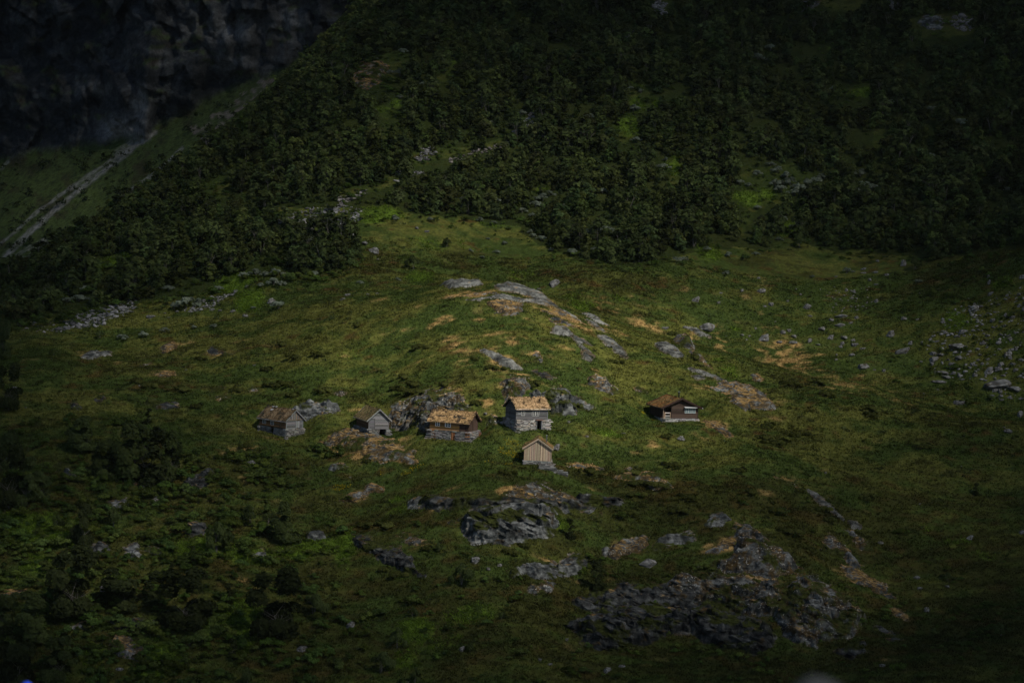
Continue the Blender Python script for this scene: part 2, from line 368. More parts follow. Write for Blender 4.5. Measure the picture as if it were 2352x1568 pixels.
# ------------------------------------------------------------------ what grows where: patches read off the photo as (crop, x, y, rx, ry, strength)
PATCH = {
 "tan": [("MM",1280,470,260,16,.7),("MM",1500,600,180,16,.8),("MM",1650,690,120,14,.7),("MM",1780,700,140,16,.6),("MM",1560,830,110,14,.5),("MM",600,900,260,14,.35),("MM",480,700,260,16,.35),("MM",1560,1180,160,16,.35),("MR",900,870,200,16,.5),("MR",1100,1060,250,18,.45),("MR",700,1190,200,16,.4),("MR",1500,1180,260,18,.35),("BR",900,120,260,18,.35),("BR",1100,260,200,16,.35),("ML",1700,760,260,14,.3),("ML",2100,700,240,14,.35),("MM",300,500,110,12,.5),("MM",540,545,40,8,.5),("MM",690,650,90,32,.9),("MM",900,460,190,18,1),("MM",1430,575,110,25,.9),("MM",1560,620,120,45,.8),("MM",960,640,60,20,.55),  # dry straw; crest streaks strengthened, also painting the knoll's lit highlight
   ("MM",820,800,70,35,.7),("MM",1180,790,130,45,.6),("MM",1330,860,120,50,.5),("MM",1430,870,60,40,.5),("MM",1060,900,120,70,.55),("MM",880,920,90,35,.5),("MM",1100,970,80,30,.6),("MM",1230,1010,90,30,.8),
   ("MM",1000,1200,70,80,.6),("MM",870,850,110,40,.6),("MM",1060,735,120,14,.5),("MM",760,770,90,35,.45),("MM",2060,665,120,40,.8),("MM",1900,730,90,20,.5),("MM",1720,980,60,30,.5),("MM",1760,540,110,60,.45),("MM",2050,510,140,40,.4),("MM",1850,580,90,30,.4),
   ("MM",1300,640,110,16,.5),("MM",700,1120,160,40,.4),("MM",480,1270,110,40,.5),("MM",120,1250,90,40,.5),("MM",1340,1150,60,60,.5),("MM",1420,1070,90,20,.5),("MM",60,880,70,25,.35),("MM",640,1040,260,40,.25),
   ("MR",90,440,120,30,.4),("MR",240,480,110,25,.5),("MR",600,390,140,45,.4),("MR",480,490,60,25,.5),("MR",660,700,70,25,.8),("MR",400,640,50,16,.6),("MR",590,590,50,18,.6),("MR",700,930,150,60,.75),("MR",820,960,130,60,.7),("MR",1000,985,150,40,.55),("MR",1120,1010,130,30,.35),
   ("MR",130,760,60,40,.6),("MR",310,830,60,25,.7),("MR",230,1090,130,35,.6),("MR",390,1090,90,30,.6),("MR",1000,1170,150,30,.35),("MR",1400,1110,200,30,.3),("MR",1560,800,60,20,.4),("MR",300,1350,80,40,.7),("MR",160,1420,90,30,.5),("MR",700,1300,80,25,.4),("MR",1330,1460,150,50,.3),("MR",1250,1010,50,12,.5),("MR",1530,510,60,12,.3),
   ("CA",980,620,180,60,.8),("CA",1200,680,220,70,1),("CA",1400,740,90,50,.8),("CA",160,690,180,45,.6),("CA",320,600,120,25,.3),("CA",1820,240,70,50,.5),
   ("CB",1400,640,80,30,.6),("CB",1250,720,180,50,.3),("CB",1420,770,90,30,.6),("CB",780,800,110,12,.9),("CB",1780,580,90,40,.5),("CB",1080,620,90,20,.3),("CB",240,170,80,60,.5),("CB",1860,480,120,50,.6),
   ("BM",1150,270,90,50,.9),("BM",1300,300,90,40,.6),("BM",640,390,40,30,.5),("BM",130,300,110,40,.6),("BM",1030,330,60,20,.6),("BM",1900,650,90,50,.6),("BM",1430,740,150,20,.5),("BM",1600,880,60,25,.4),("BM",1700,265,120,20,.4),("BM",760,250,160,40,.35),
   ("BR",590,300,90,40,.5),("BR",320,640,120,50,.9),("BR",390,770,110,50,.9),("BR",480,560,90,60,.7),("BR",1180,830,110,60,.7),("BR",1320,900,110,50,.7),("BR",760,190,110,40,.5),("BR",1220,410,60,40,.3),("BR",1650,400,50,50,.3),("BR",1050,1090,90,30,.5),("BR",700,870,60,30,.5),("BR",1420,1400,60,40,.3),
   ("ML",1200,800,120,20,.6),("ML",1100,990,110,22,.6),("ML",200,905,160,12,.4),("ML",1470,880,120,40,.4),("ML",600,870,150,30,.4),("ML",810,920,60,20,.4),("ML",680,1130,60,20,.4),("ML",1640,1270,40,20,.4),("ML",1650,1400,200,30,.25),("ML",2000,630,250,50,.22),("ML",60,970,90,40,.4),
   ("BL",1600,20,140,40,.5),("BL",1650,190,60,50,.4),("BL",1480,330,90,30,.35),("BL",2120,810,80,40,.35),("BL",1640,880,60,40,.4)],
 "fern": [("TM",300,1430,140,50,1),("TM",220,1470,120,40,.8),("TM",400,700,50,30,.9),("TM",300,740,90,30,.5),("TM",770,430,70,40,.5),("TM",1960,850,90,70,.9),("TM",2010,700,60,60,.7),("TM",2150,700,50,40,.6),("TM",2250,1130,90,80,.6),("TM",1380,1280,60,50,.6),("TM",2010,560,90,60,.4),("TM",1000,1510,160,30,.4),
   ("TR",500,1330,120,50,1),("TR",620,1310,70,40,.8),("TR",1280,620,90,40,.9),("TR",1040,320,30,30,.5),("TR",1460,1080,70,80,.5),("TR",1660,1150,40,90,.4),("TR",1930,830,60,60,.45),("TR",760,1530,90,50,.7),("TR",2080,100,90,40,.4),("TR",20,1130,50,80,.8),("TR",270,400,110,60,.3),
   ("ML",780,240,130,40,.9),("ML",1600,400,120,55,1),("ML",1680,510,90,70,1),("ML",870,470,120,25,.7),("ML",1500,390,50,40,.8),("ML",600,310,90,40,.4),
   ("MR",230,190,110,60,.7),("MR",730,40,70,60,.6),("MR",1900,640,120,90,.6),("MR",2200,400,80,60,.6),("MR",420,700,60,18,.6),("MR",300,910,60,20,.5),("MR",60,540,90,60,.25),("MR",380,980,90,60,.45),("MR",1200,540,160,40,.25),
   ("MM",560,350,130,60,.5),("MM",900,150,300,60,.3),("MM",1630,550,140,60,.45),("MM",1900,490,60,20,.5),("MM",90,870,160,60,.3),("MM",600,130,160,60,.4),("MM",1250,340,160,40,.35),
   ("BL",280,560,260,120,.9),("BL",100,480,140,80,.7),("BL",400,520,120,90,.6),("BL",1330,660,260,90,.6),("BL",2150,640,160,50,.8),("BL",1600,1130,230,120,.8),("BL",1100,1400,160,120,.7),("BL",1000,1500,180,60,.6),("BL",640,1400,110,120,.5),("BL",1650,1290,60,120,.8),("BL",1700,720,300,90,.5),("BL",700,200,260,60,.35),("BL",2000,700,150,60,.6),("BL",250,760,150,120,.5),("BL",450,100,150,100,.25),
   ("BM",60,650,90,120,.7),("BM",410,330,70,25,.6),("BM",520,1200,140,110,.7),("BM",900,1100,260,90,.45),("BM",700,1300,200,110,.35),("BM",1500,500,90,60,.6),("BM",420,400,150,40,.4),("BM",1640,800,60,40,.5),("BM",450,1420,150,90,.5),("BM",1300,1400,200,60,.25),
   ("BR",1900,620,200,60,.35),("BR",2100,720,150,50,.35),("BR",1700,520,120,50,.3),("CB",1020,550,200,40,.5),("CB",1320,410,60,40,.4)],
 "lush": [("MR",350,640,260,50,.7),("MR",900,800,420,40,.8),("MR",1400,880,300,50,.8),("CA",1750,680,260,70,.9),("CA",1450,850,260,80,.5),("CA",1250,580,120,40,.5),("CA",2050,650,200,70,.7),("CB",330,480,300,60,.6),("CB",800,420,320,60,.6),("CB",1500,500,260,40,.6),("CA",700,500,180,40,.5),("CA",1000,880,300,90,.4),("MR",900,810,400,30,.6),("MR",1500,950,300,80,.6),("MR",2000,1120,260,60,.7),("MR",560,970,160,50,.5),("MM",1700,620,90,60,.5),("MR",1700,1040,200,70,.5),("ML",1500,1420,300,60,.4),("MM",1500,1000,200,70,.4)],
 "heath": [("MM",1720,560,300,60,.8),("MM",2050,620,250,40,.6),("MM",300,270,380,100,.8),("MM",900,250,420,110,.75),("MM",1500,330,420,90,.85),("MM",2050,400,400,80,.8),("MR",1900,330,500,170,.9),("MR",600,250,500,120,.6),("ML",2200,480,200,80,.5),("MM",800,870,200,30,.7),("MM",560,1130,300,60,.7),("MM",200,1150,300,60,.6),("MM",700,1040,250,60,.5),("CA",1500,200,260,70,.8),("CA",500,240,300,60,.5),("ML",1000,900,400,60,.5),("ML",900,1100,500,60,.6),("ML",500,950,400,60,.4),("ML",1850,830,300,50,.5),("ML",1000,960,500,40,.5),
   ("MR",900,1080,300,80,.6),("MR",1700,180,500,130,.8),("MR",1150,180,400,90,.45),("MR",1650,560,400,90,.45),("MR",800,320,300,60,.3),("MR",1300,500,300,60,.4),("MR",700,1420,300,60,.6),("MR",1900,1350,400,120,.5),("MR",1500,1250,300,60,.4),("MM",1900,420,500,70,.5),("MM",100,230,180,90,.6),
   ("BM",1700,180,500,60,.6),("BM",2000,280,220,70,.8),("BM",300,520,300,60,.8),("BM",1250,200,200,40,.5),("BM",2200,450,300,90,.7),("BM",700,480,200,60,.5),("BM",2000,850,400,90,.6),("BM",1500,1000,500,150,.6),("BM",900,960,300,80,.4),("BM",1200,1300,400,120,.5),("BM",300,900,300,100,.5),
   ("BR",400,250,400,60,.6),("BR",700,380,300,80,.7),("BR",850,620,150,120,.7),("BR",1000,420,150,80,.6),("BR",1700,700,300,160,.4),("BR",700,1430,600,80,.6),("BR",1900,1200,400,250,.5),("BR",850,930,90,50,.7),("BR",1300,1300,300,100,.5),("BL",1200,700,1300,700,.25),("BL",1500,500,300,100,.5),("BL",2000,1400,350,150,.5)],
 "flower": [("CA",1500,830,60,16,1),("CA",1440,870,70,14,1),("CA",1540,810,50,10,.8),("CA",920,980,60,10,1.2),("CA",880,1000,50,8,1),("CA",1240,870,50,10,.7),("CA",2290,640,60,40,.8),("CA",2200,620,90,20,.6),("CA",2250,720,90,20,.7),("CA",2050,790,90,14,.5),("CA",500,720,60,25,.3),("CB",300,640,90,40,1),("CB",260,720,110,40,.8),("CB",270,800,20,8,.8),("CB",1320,410,40,14,.6),("CB",1390,460,30,6,.5),("CB",1090,540,140,14,.35),("CB",610,690,12,10,.6),("CA",1380,1060,50,20,.3)],
}
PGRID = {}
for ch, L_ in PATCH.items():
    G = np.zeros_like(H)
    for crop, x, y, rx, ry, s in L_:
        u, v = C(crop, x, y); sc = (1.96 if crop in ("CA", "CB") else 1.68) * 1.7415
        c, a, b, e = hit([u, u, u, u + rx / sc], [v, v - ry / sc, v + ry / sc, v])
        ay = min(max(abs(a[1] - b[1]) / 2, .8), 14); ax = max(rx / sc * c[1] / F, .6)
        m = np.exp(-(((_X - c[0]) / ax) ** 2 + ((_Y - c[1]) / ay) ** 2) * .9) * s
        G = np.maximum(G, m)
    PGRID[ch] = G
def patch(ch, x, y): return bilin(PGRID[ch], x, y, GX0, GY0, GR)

# the wood covers the far slope; its lower edge as read off the photo
WOOD = [(-500, 820), (0, 745), (60, 735), (180, 712), (330, 688), (400, 680), (480, 665), (520, 640), (600, 632), (700, 632), (790, 615), (838, 580), (815, 535), (740, 522), (640, 522), (640, 470), (800, 470), (835, 490), (900, 478), (960, 490), (1100, 500), (1200, 520), (1235, 555), (1310, 582), (1400, 604), (1480, 606), (1560, 580), (1700, 560), (1760, 568), (1800, 540), (1850, 556), (1940, 572), (2060, 575), (2150, 590), (2352, 562), (2900, 560), (2900, -900), (-500, -900)]
OPEN = [[(805, 180), (860, 128), (935, 112), (942, 160), (900, 192), (850, 205)], [(855, 258), (915, 222), (932, 245), (885, 278)], [(1235, 252), (1170, 290), (1150, 335), (1060, 352), (950, 385), (935, 372), (945, 350), (1010, 340), (1100, 338), (1180, 290)], [(775, 440), (860, 418), (925, 398), (925, 412), (860, 440), (780, 470)],
  [(1405, 285), (1470, 265), (1465, 325), (1430, 335)], [(1440, 215), (1480, 180), (1505, 215), (1480, 265)], [(1680, 455), (1790, 440), (1790, 468), (1720, 488)], [(1690, 400), (1820, 372), (1890, 420), (1800, 445), (1690, 430)], [(1930, 210), (2000, 185), (2012, 222), (1960, 235)], [(455, 425), (520, 400), (532, 448), (480, 462)], [(225, 600), (300, 585), (310, 610), (240, 622)], [(1500, 0), (1555, -20), (1530, 30), (1490, 25)], [(2080, 40), (2230, 30), (2240, 80), (2130, 90), (2090, 70)], [(1860, -10), (1990, -10), (1980, 20), (1900, 25)], [(520, 650), (640, 605), (645, 640), (560, 690)], [(1770, 560), (1830, 530), (1835, 575), (1790, 590)], [(1390, 480), (1410, 470), (1410, 500), (1390, 510)],
  [(1540, 400), (1560, 380), (1570, 450), (1545, 460)], [(2000, 300), (2030, 290), (2040, 340), (2010, 350)], [(1000, 185), (1040, 130), (1050, 140), (1030, 190)], [(1690, 520), (1720, 480), (1735, 500), (1705, 545)]]
def in_wood(x, y):
    u, v = project(np.stack([x, y, ground(x, y)], -1))
    u = u + 14 * perlin(x / 6, y / 6, s=71); v = v + 9 * perlin(x / 6, y / 6, s=72)
    r = inside(u, v, WOOD)
    for p in OPEN: r &= ~inside(u, v, p)
    return r
_WG = None

GRASS_A = np.array([.040, .059, .014]); GRASS_B = np.array([.088, .093, .022]); LUSH = np.array([.038, .060, .015]); HEATH = np.array([.027, .030, .009]); RUST = np.array([.062, .036, .013])
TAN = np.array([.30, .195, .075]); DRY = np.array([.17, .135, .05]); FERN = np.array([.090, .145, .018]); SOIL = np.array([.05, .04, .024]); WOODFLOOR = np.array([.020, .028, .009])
def ground_color(x, y):
    n0 = fbm(x / 24, y / 16, o=2, s=40); n1 = fbm(x / 8, y / 4.5, o=3, s=41); n2 = fbm(x / 2.2, y / 1.5, o=3, s=42); n3 = fbm(x / .7, y / .5, o=2, s=43)
    c = mixc(np.broadcast_to(GRASS_A, np.shape(x) + (3,)), GRASS_B, sst(-.35, .40, n1 + .6 * n0 + .5 * n2))
    c = mixc(c, LUSH, np.clip(patch("lush", x, y) * (1 + n2), 0, 1))
    gz = ground(x, y); low = sst(-3, -10, gz) * .62
    h = patch("heath", x, y) + low
    n5 = fbm((x + .6 * y) / 6, y / 1.6, o=3, s=47)
    hm = sst(.08, .36, n1 * .4 + n2 * .35 + n5 * .35 + .42 * h - .05)
    c = mixc(c, HEATH, hm * .8)
    rm = sst(.16, .42, fbm(x / 5, y / 3, o=3, s=44) * .8 + .25 * n2 + .18 * h - .06)
    c = mixc(c, RUST, rm * (.7 - .5 * low))
    f = patch("fern", x, y)
    c = mixc(c, FERN, sst(.25, .7, f * (1 + .9 * n2) + .15 * n3) * .95)
    dm = sst(.30, .62, fbm(x / 4.5, y / 2.6, o=3, s=45) * .75 + .3 * n2) * (1 - f)
    c = mixc(c, DRY, dm * .42)
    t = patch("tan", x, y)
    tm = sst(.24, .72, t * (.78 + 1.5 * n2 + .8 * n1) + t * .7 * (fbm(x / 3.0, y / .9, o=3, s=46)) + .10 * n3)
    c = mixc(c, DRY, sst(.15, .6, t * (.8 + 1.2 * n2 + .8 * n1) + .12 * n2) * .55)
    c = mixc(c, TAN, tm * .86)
    c = mixc(c, np.array([.045, .036, .02]), sst(.35, .55, n2 * .7 + n3 * .3) * .35)
    c = c * (1 + .45 * n3 + .35 * n2)[..., None]
    return np.clip(c, .003, .6)

def near_profile(x, y):
    z = np.interp(y, [-40, 3, 9, 60, 230, 300, 345], [42.0, 41.9, 41.6, 16, -78, -74, -62])
    w = sst(296, 372, y)
    return z * (1 - w) + ground(x, np.maximum(y, 346)) * w
def surface(x, y, micro=True):
    z = np.where(y < 372, near_profile(x, y), ground(x, y))
    if micro:
        h = patch("heath", x, y)
        z = z + .14 * fbm(x / 1.3, y / 1.1, o=3, s=50) + (.16 + .30 * h) * np.maximum(0, fbm(x / 2.6, y / 2.2, o=2, s=51) + .1)
    return z

def build_ground():
    s_mid = np.linspace(-1.06, 1.06, 980)
    s_out = 1.06 + np.array([.03, .07, .12, .18, .25, .35, .5, .7, 1.0, 1.5, 2.2])
    s = np.concatenate([-s_out[::-1], s_mid, s_out])
    Y = np.concatenate([np.array([-40, -10, 0, 4, 7, 10, 16, 25, 40, 60, 90, 120, 150, 180, 210, 235, 255, 275, 290, 305, 318, 330, 340, 348, 354, 359]), np.arange(362, 690, .32), np.arange(690, 780, 1.5)])
    S, YY = np.meshgrid(s, Y)
    XX = S * .1953 * np.maximum(YY, 60)
    z = surface(XX, YY)
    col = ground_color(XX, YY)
    uu, vv = project(np.stack([XX, np.maximum(YY, 50), z], -1))
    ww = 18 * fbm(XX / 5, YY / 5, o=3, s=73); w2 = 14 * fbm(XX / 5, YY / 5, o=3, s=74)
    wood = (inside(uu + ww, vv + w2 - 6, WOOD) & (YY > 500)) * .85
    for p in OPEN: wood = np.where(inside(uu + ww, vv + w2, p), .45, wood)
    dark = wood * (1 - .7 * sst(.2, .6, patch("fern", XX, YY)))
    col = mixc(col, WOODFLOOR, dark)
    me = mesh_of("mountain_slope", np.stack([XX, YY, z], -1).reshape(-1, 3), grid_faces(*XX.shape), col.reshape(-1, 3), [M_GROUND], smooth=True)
    tag(put("mountain_slope", me), kind="structure")
build_ground()
# ------------------------------------------------------------------ the far valley side: a scree slope under a cliff, y as a function of (x, z)
P0 = at_depth(0.0, 605.0, 820.0)
GXF, GYF = .58, .40
def scree_y(x, z): return P0[1] + (z - P0[2] - GXF * (x - P0[0])) / GYF
def scree_hit(u, v):
    d = ray(u, v)
    # z - P0z = GX (x - x0) + GY (y - y0) along the line of sight
    n = np.array([-GXF, -GYF, 1.0]); t = ((P0 - CAM) @ n) / (d @ n)
    return CAM + d * t[..., None]
_foot = np.array([(-400, 560), (-150, 440), (0, 378), (110, 350), (230, 338), (330, 328), (360, 300), (470, 245), (560, 205), (610, 190), (650, 168), (760, 110), (900, 10), (1050, -120)], float)
_fp = scree_hit(_foot[:, 0], _foot[:, 1])
_o = np.argsort(_fp[:, 0]); _fp = _fp[_o]
def facets_xz(x, y, cell, amp, tilt, seed):
    r = np.random.default_rng(seed); w = x.max() - x.min(); d = y.max() - y.min(); n = int(w * d / cell ** 2)
    sx = r.uniform(x.min(), x.max(), n); sy = r.uniform(y.min(), y.max(), n); o = r.uniform(-1, 1, n) * amp; tx = r.normal(0, tilt, n); ty = r.normal(0, tilt, n)
    xa = x + .16 * cell * perlin(x / cell, y / cell, s=seed + 40); ya = y + .16 * cell * perlin(x / cell + 7, y / cell, s=seed + 40)
    best = np.full(x.shape, 1e9); out = np.zeros(x.shape); H_, W_ = x.shape; st = x[0, 1] - x[0, 0]
    for i in range(n):
        a = int((sx[i] - x.min()) / st); b = int((sy[i] - y.min()) / st); k = int(2.6 * cell / st)
        u = slice(max(b - k, 0), b + k); v = slice(max(a - k, 0), a + k)
        q = ((xa[u, v] - sx[i] + .35 * (ya[u, v] - sy[i])) * 1.5) ** 2 + ((ya[u, v] - sy[i]) * .75) ** 2
        m = q < best[u, v]; best[u, v] = np.where(m, q, best[u, v])
        out[u, v] = np.where(m, o[i] + tx[i] * (x[u, v] - sx[i]) + ty[i] * (y[u, v] - sy[i]), out[u, v])
    return np.clip(out, -2 * amp, 2 * amp)
def far_mountain():
    xs = np.arange(-330, 60, .55); zs = np.arange(-70, 190, .55)
    X, Z = np.meshgrid(xs, zs)
    wob = 5 * fbm(X / 12, Z / 12, o=3, s=60)
    zf = np.interp(X + wob * .6, _fp[:, 0], _fp[:, 2]) + 2.0 * perlin(X / 5, Z / 9, s=61)
    Ys = scree_y(X, np.minimum(Z, zf))
    over = np.maximum(Z - zf, 0)
    cl = sst(0, 4, over)
    # gullies and buttresses that run down the wall, then ledges, blocks and cracks
    but = ridge((X + .45 * Z) / 30, Z / 60, o=2, s=62) * 12 + ridge((X + .5 * Z) / 11, (Z - .4 * X) / 13, o=2, s=63) * 4.5
    led = fbm(X / 14, (Z + .35 * X) / 3.0, o=3, s=64) * 2.6
    fac = facets_xz(X, Z, 15, 4.5, .35, 1) + facets_xz(X, Z, 5.5, 1.6, .35, 2)
    blk = fac * .5 * sst(0, 8, over) + .4 * (np.abs(perlin(X / 3.2, Z / 2.2, s=65)) + .5 * np.abs(perlin(X / 1.4, Z / 1.1, s=66))) * 1.0
    Y = Ys + over * .30 + 6 * (1 - np.exp(-over / 60)) - sst(0, 26, over) * (but - 4) - cl * (led * .5 + blk - .8)
    Y = Y - (1 - cl) * (fbm(X / 16, Z / 12, o=4, s=67) * 3.0 + fbm(X / 2.2, Z / 2, o=2, s=68) * .6)
    U, V = project(np.stack([X, Y, Z], -1))
    n1 = fbm(X / 8, Z / 6, o=4, s=69); n2 = fbm(X / 2.4, Z / 1.8, o=3, s=70); n3 = fbm(X / 1.1, Z / .9, o=2, s=71)
    rock = mixc(np.broadcast_to(np.array([.020, .023, .025]), X.shape + (3,)), np.array([.062, .068, .072]), sst(-.2, .6, .5 * n2 + .8 * n1))
    streak = sst(.25, .5, fbm(X / 3.0, Z / 9, o=3, s=73) + .3 * n1)
    rock = mixc(rock, np.array([.035, .037, .04]), streak * .6)
    # pale rock on the buttress and by the gully, with a sunlit facet painted in
    for (x, y, rx, ry, s_) in [(930, 690, 50, 80, 1.0), (800, 880, 140, 90, .55), (1040, 430, 60, 18, .5), (1560, 200, 200, 90, .35), (1950, 150, 90, 160, .4), (1560, 430, 160, 70, .3), (1060, 350, 60, 20, .3), (640, 600, 120, 40, .25)]:
        u, v = C("TL", x, y); sc = 1.68 * 1.7415
        m = np.exp(-(((U - u) / (rx / sc)) ** 2 + ((V - v) / (ry / sc)) ** 2)) * s_ * sst(-.5, .3, n2 + .3)
        rock = mixc(rock, np.array([.36, .37, .37]), m * .9)
    veg = np.where(n1 + .3 * n2 > 0, 1, 0)
    green = np.array([.040, .058, .020]); brown = np.array([.036, .030, .020])
    ledgeveg = sst(.12, .4, fbm(X / 10, Z / 5, o=4, s=74) + .25 * n2) * .8
    rock = mixc(rock, mixc(np.broadcast_to(brown, X.shape + (3,)), green, sst(-.2, .3, n2)), ledgeveg)
    sc_col = mixc(np.broadcast_to(green, X.shape + (3,)), np.array([.052, .074, .024]), sst(-.4, .4, n2))
    sc_col = mixc(sc_col, brown * .8, sst(.05, .4, n1 + .25 * n2) * .75)
    sc_col = mixc(sc_col, np.array([.020, .030, .014]), sst(.22, .32, perlin(X / 1.5, Z / 1.1, s=75) * .6 + n3 * .3) * .8)
    # the stony upper corner and the stone-filled runnels down the slope
    stony = inside(U + 20 * n2, V + 14 * n2, [(440, 300), (520, 250), (600, 190), (660, 165), (680, 220), (560, 300), (470, 330)])
    sc_col = mixc(sc_col, np.array([.14, .12, .11]), stony * sst(-.3, .3, n2) * .8)
    for line, wd, st in [([(355, 305), (300, 345), (235, 395), (165, 450), (100, 505), (40, 560), (0, 600)], 5.5, .95), ([(330, 320), (280, 350), (215, 395), (150, 440), (80, 490), (20, 545), (-40, 590)], 3.5, .8), ([(420, 340), (370, 385), (310, 430), (250, 480), (205, 525), (150, 565), (120, 590)], 3.6, .85), ([(90, 600), (30, 590), (110, 545), (60, 600)], 3, .6), ([(20, 370), (0, 390), (-20, 400)], 2.5, .6), ([(340, 312), (300, 330), (270, 352)], 10, .6)]:
        d = np.full(X.shape, 1e9)
        for (a0, b0), (a1, b1) in zip(line[:-1], line[1:]):
            ex, ey = a1 - a0, b1 - b0
            t = np.clip(((U - a0) * ex + (V - b0) * ey) / (ex * ex + ey * ey), 0, 1)
            d = np.minimum(d, np.hypot(U - a0 - t * ex, V - b0 - t * ey))
        m = sst(1.0, .35, (d + 5.0 * n2 + 3 * n3 + 4 * fbm(X / 5, Z / 4, o=2, s=77)) / (wd * 1.5)) * st
        sc_col = mixc(sc_col, np.array([.17, .172, .17]), np.clip(m * (.75 + .9 * n3 + .5 * n2), 0, 1))
    col = mixc(sc_col, rock, cl[..., None][..., 0])
    col = np.clip(col * (1 + .3 * n3)[..., None], .004, .6)
    FQ = grid_faces(*X.shape); FQ = FQ[(Y.ravel()[FQ] > 772).all(1)]
    me = mesh_of("far_mountain", np.stack([X, Y, Z], -1).reshape(-1, 3), FQ, col.reshape(-1, 3), [M_FAR], smooth=True)
    tag(put("far_mountain", me), kind="structure")
far_mountain()

def far_scrub():
    r = np.random.default_rng(8); n = 5200; cents = []
    x = r.uniform(-230, -20, n); z = r.uniform(-50, 60, n)
    zf = np.interp(x, _fp[:, 0], _fp[:, 2]); ok = (z < zf - 1) & (fbm(x / 14, z / 10, o=3, s=78) + .25 * r.normal(size=n) > .16)
    x, z = x[ok], z[ok]; y = scree_y(x, z); ok = y > 775; x, y, z = x[ok], y[ok], z[ok]; n = len(x)
    k = 26; s_ = np.repeat(r.lognormal(-.25, .45, n), k)
    P = np.repeat(np.stack([x, y, z], 1), k, 0) + r.normal(size=(n * k, 3)) * s_[:, None] * [.55, .55, .32] + np.array([0, -2.2, .5])
    a = r.normal(size=(n * k, 3)); b = r.normal(size=(n * k, 3)); a /= np.linalg.norm(a, axis=1)[:, None]; b /= np.linalg.norm(b, axis=1)[:, None]
    w_ = (s_ * .42)[:, None]
    V = np.stack([P - a * w_, P + a * w_, P + b * w_ * 1.3], 1).reshape(-1, 3)
    c = np.array([.024, .034, .014]) * r.uniform(.6, 1.6, (n * k, 1))
    me = mesh_of("far_scrub", V, np.arange(len(V)).reshape(-1, 3), np.repeat(c, 3, 0), [M_LEAF])
    tag(put("far_scrub", me), kind="stuff")
far_scrub()
# ------------------------------------------------------------------ bedrock showing through the turf: each outcrop a mesh of its own, shaped on the ground it breaks through
G_A = np.array([.034, .038, .038]); G_B = np.array([.150, .158, .155]); LICH = np.array([.50, .49, .46]); MOSS = np.array([.070, .046, .016])
RESIDUE = []
def rock_color(x, y, zz, kind, sd, flat):
    n1 = fbm(x / 3.2, y / 2.4, zz / 2.4, o=3, s=80); n2 = fbm(x / .9, y / .9, zz / .8, o=3, s=81); n3 = fbm(x / .32, y / .32, zz / .3, o=2, s=82)
    c = mixc(np.broadcast_to(G_A, np.shape(x) + (3,)), G_B, sst(-.4, .5, n1 + .7 * n2))
    if kind == "slab": c = c * np.array([1.28, 1.25, 1.18])
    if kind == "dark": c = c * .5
    if kind == "cliff": c = c * 1.15
    if kind == "rough": c = c * .82
    mo = {"slab": -.25, "rough": .14, "cliff": -.12, "dark": -.1, "tan": .25}[kind]
    c = mixc(c, MOSS * (1 + .4 * n3)[..., None], sst(.05, .3, fbm(x / 1.7, y / 1.4, zz / 1.4, o=3, s=83) + mo + .2 * (flat - .8)) * .8)
    c = mixc(c, np.array([.02, .02, .022]), sst(.28, .45, ridge(x / 2.0, y / 2.0, zz / .9, o=2, s=84) - .40) * .7)
    return np.clip(c, .008, .6), n1, n2, n3

FLAT_H = {'slab': .75, 'tan': .7, 'rough': .55, 'cliff': .5, 'dark': .5}
def facets(x, y, cell, amp, tilt, seed):
    """angular blocks: every point takes the plane of its nearest seed"""
    r = np.random.default_rng(seed); w = max(x.max() - x.min(), cell); d = max(y.max() - y.min(), cell)
    n = int(np.clip(w * d / (cell * cell * .8), 4, 100))
    sx = r.uniform(x.min(), x.max(), n); sy = r.uniform(y.min(), y.max(), n)
    o = r.uniform(-1, 1, n) * amp; tx = r.normal(0, tilt, n); ty = r.normal(0, tilt, n)
    best = np.full(x.shape, 1e9); out = np.zeros(x.shape)
    xa = x + .5 * cell * perlin(x / cell, y / cell, s=seed); ya = y + .5 * cell * perlin(x / cell + 9, y / cell, s=seed)
    for i in range(n):
        q = ((xa - sx[i]) * .55) ** 2 + ((ya - sy[i] + .30 * (xa - sx[i])) * 1.9) ** 2 + .4 * cell * cell * o[i] / max(amp, 1e-6)
        m = q < best; best = np.where(m, q, best)
        out = np.where(m, o[i] + tx[i] * (x - sx[i]) + ty[i] * (y - sy[i]), out)
    return np.clip(out, -2.2 * amp, 2.2 * amp)
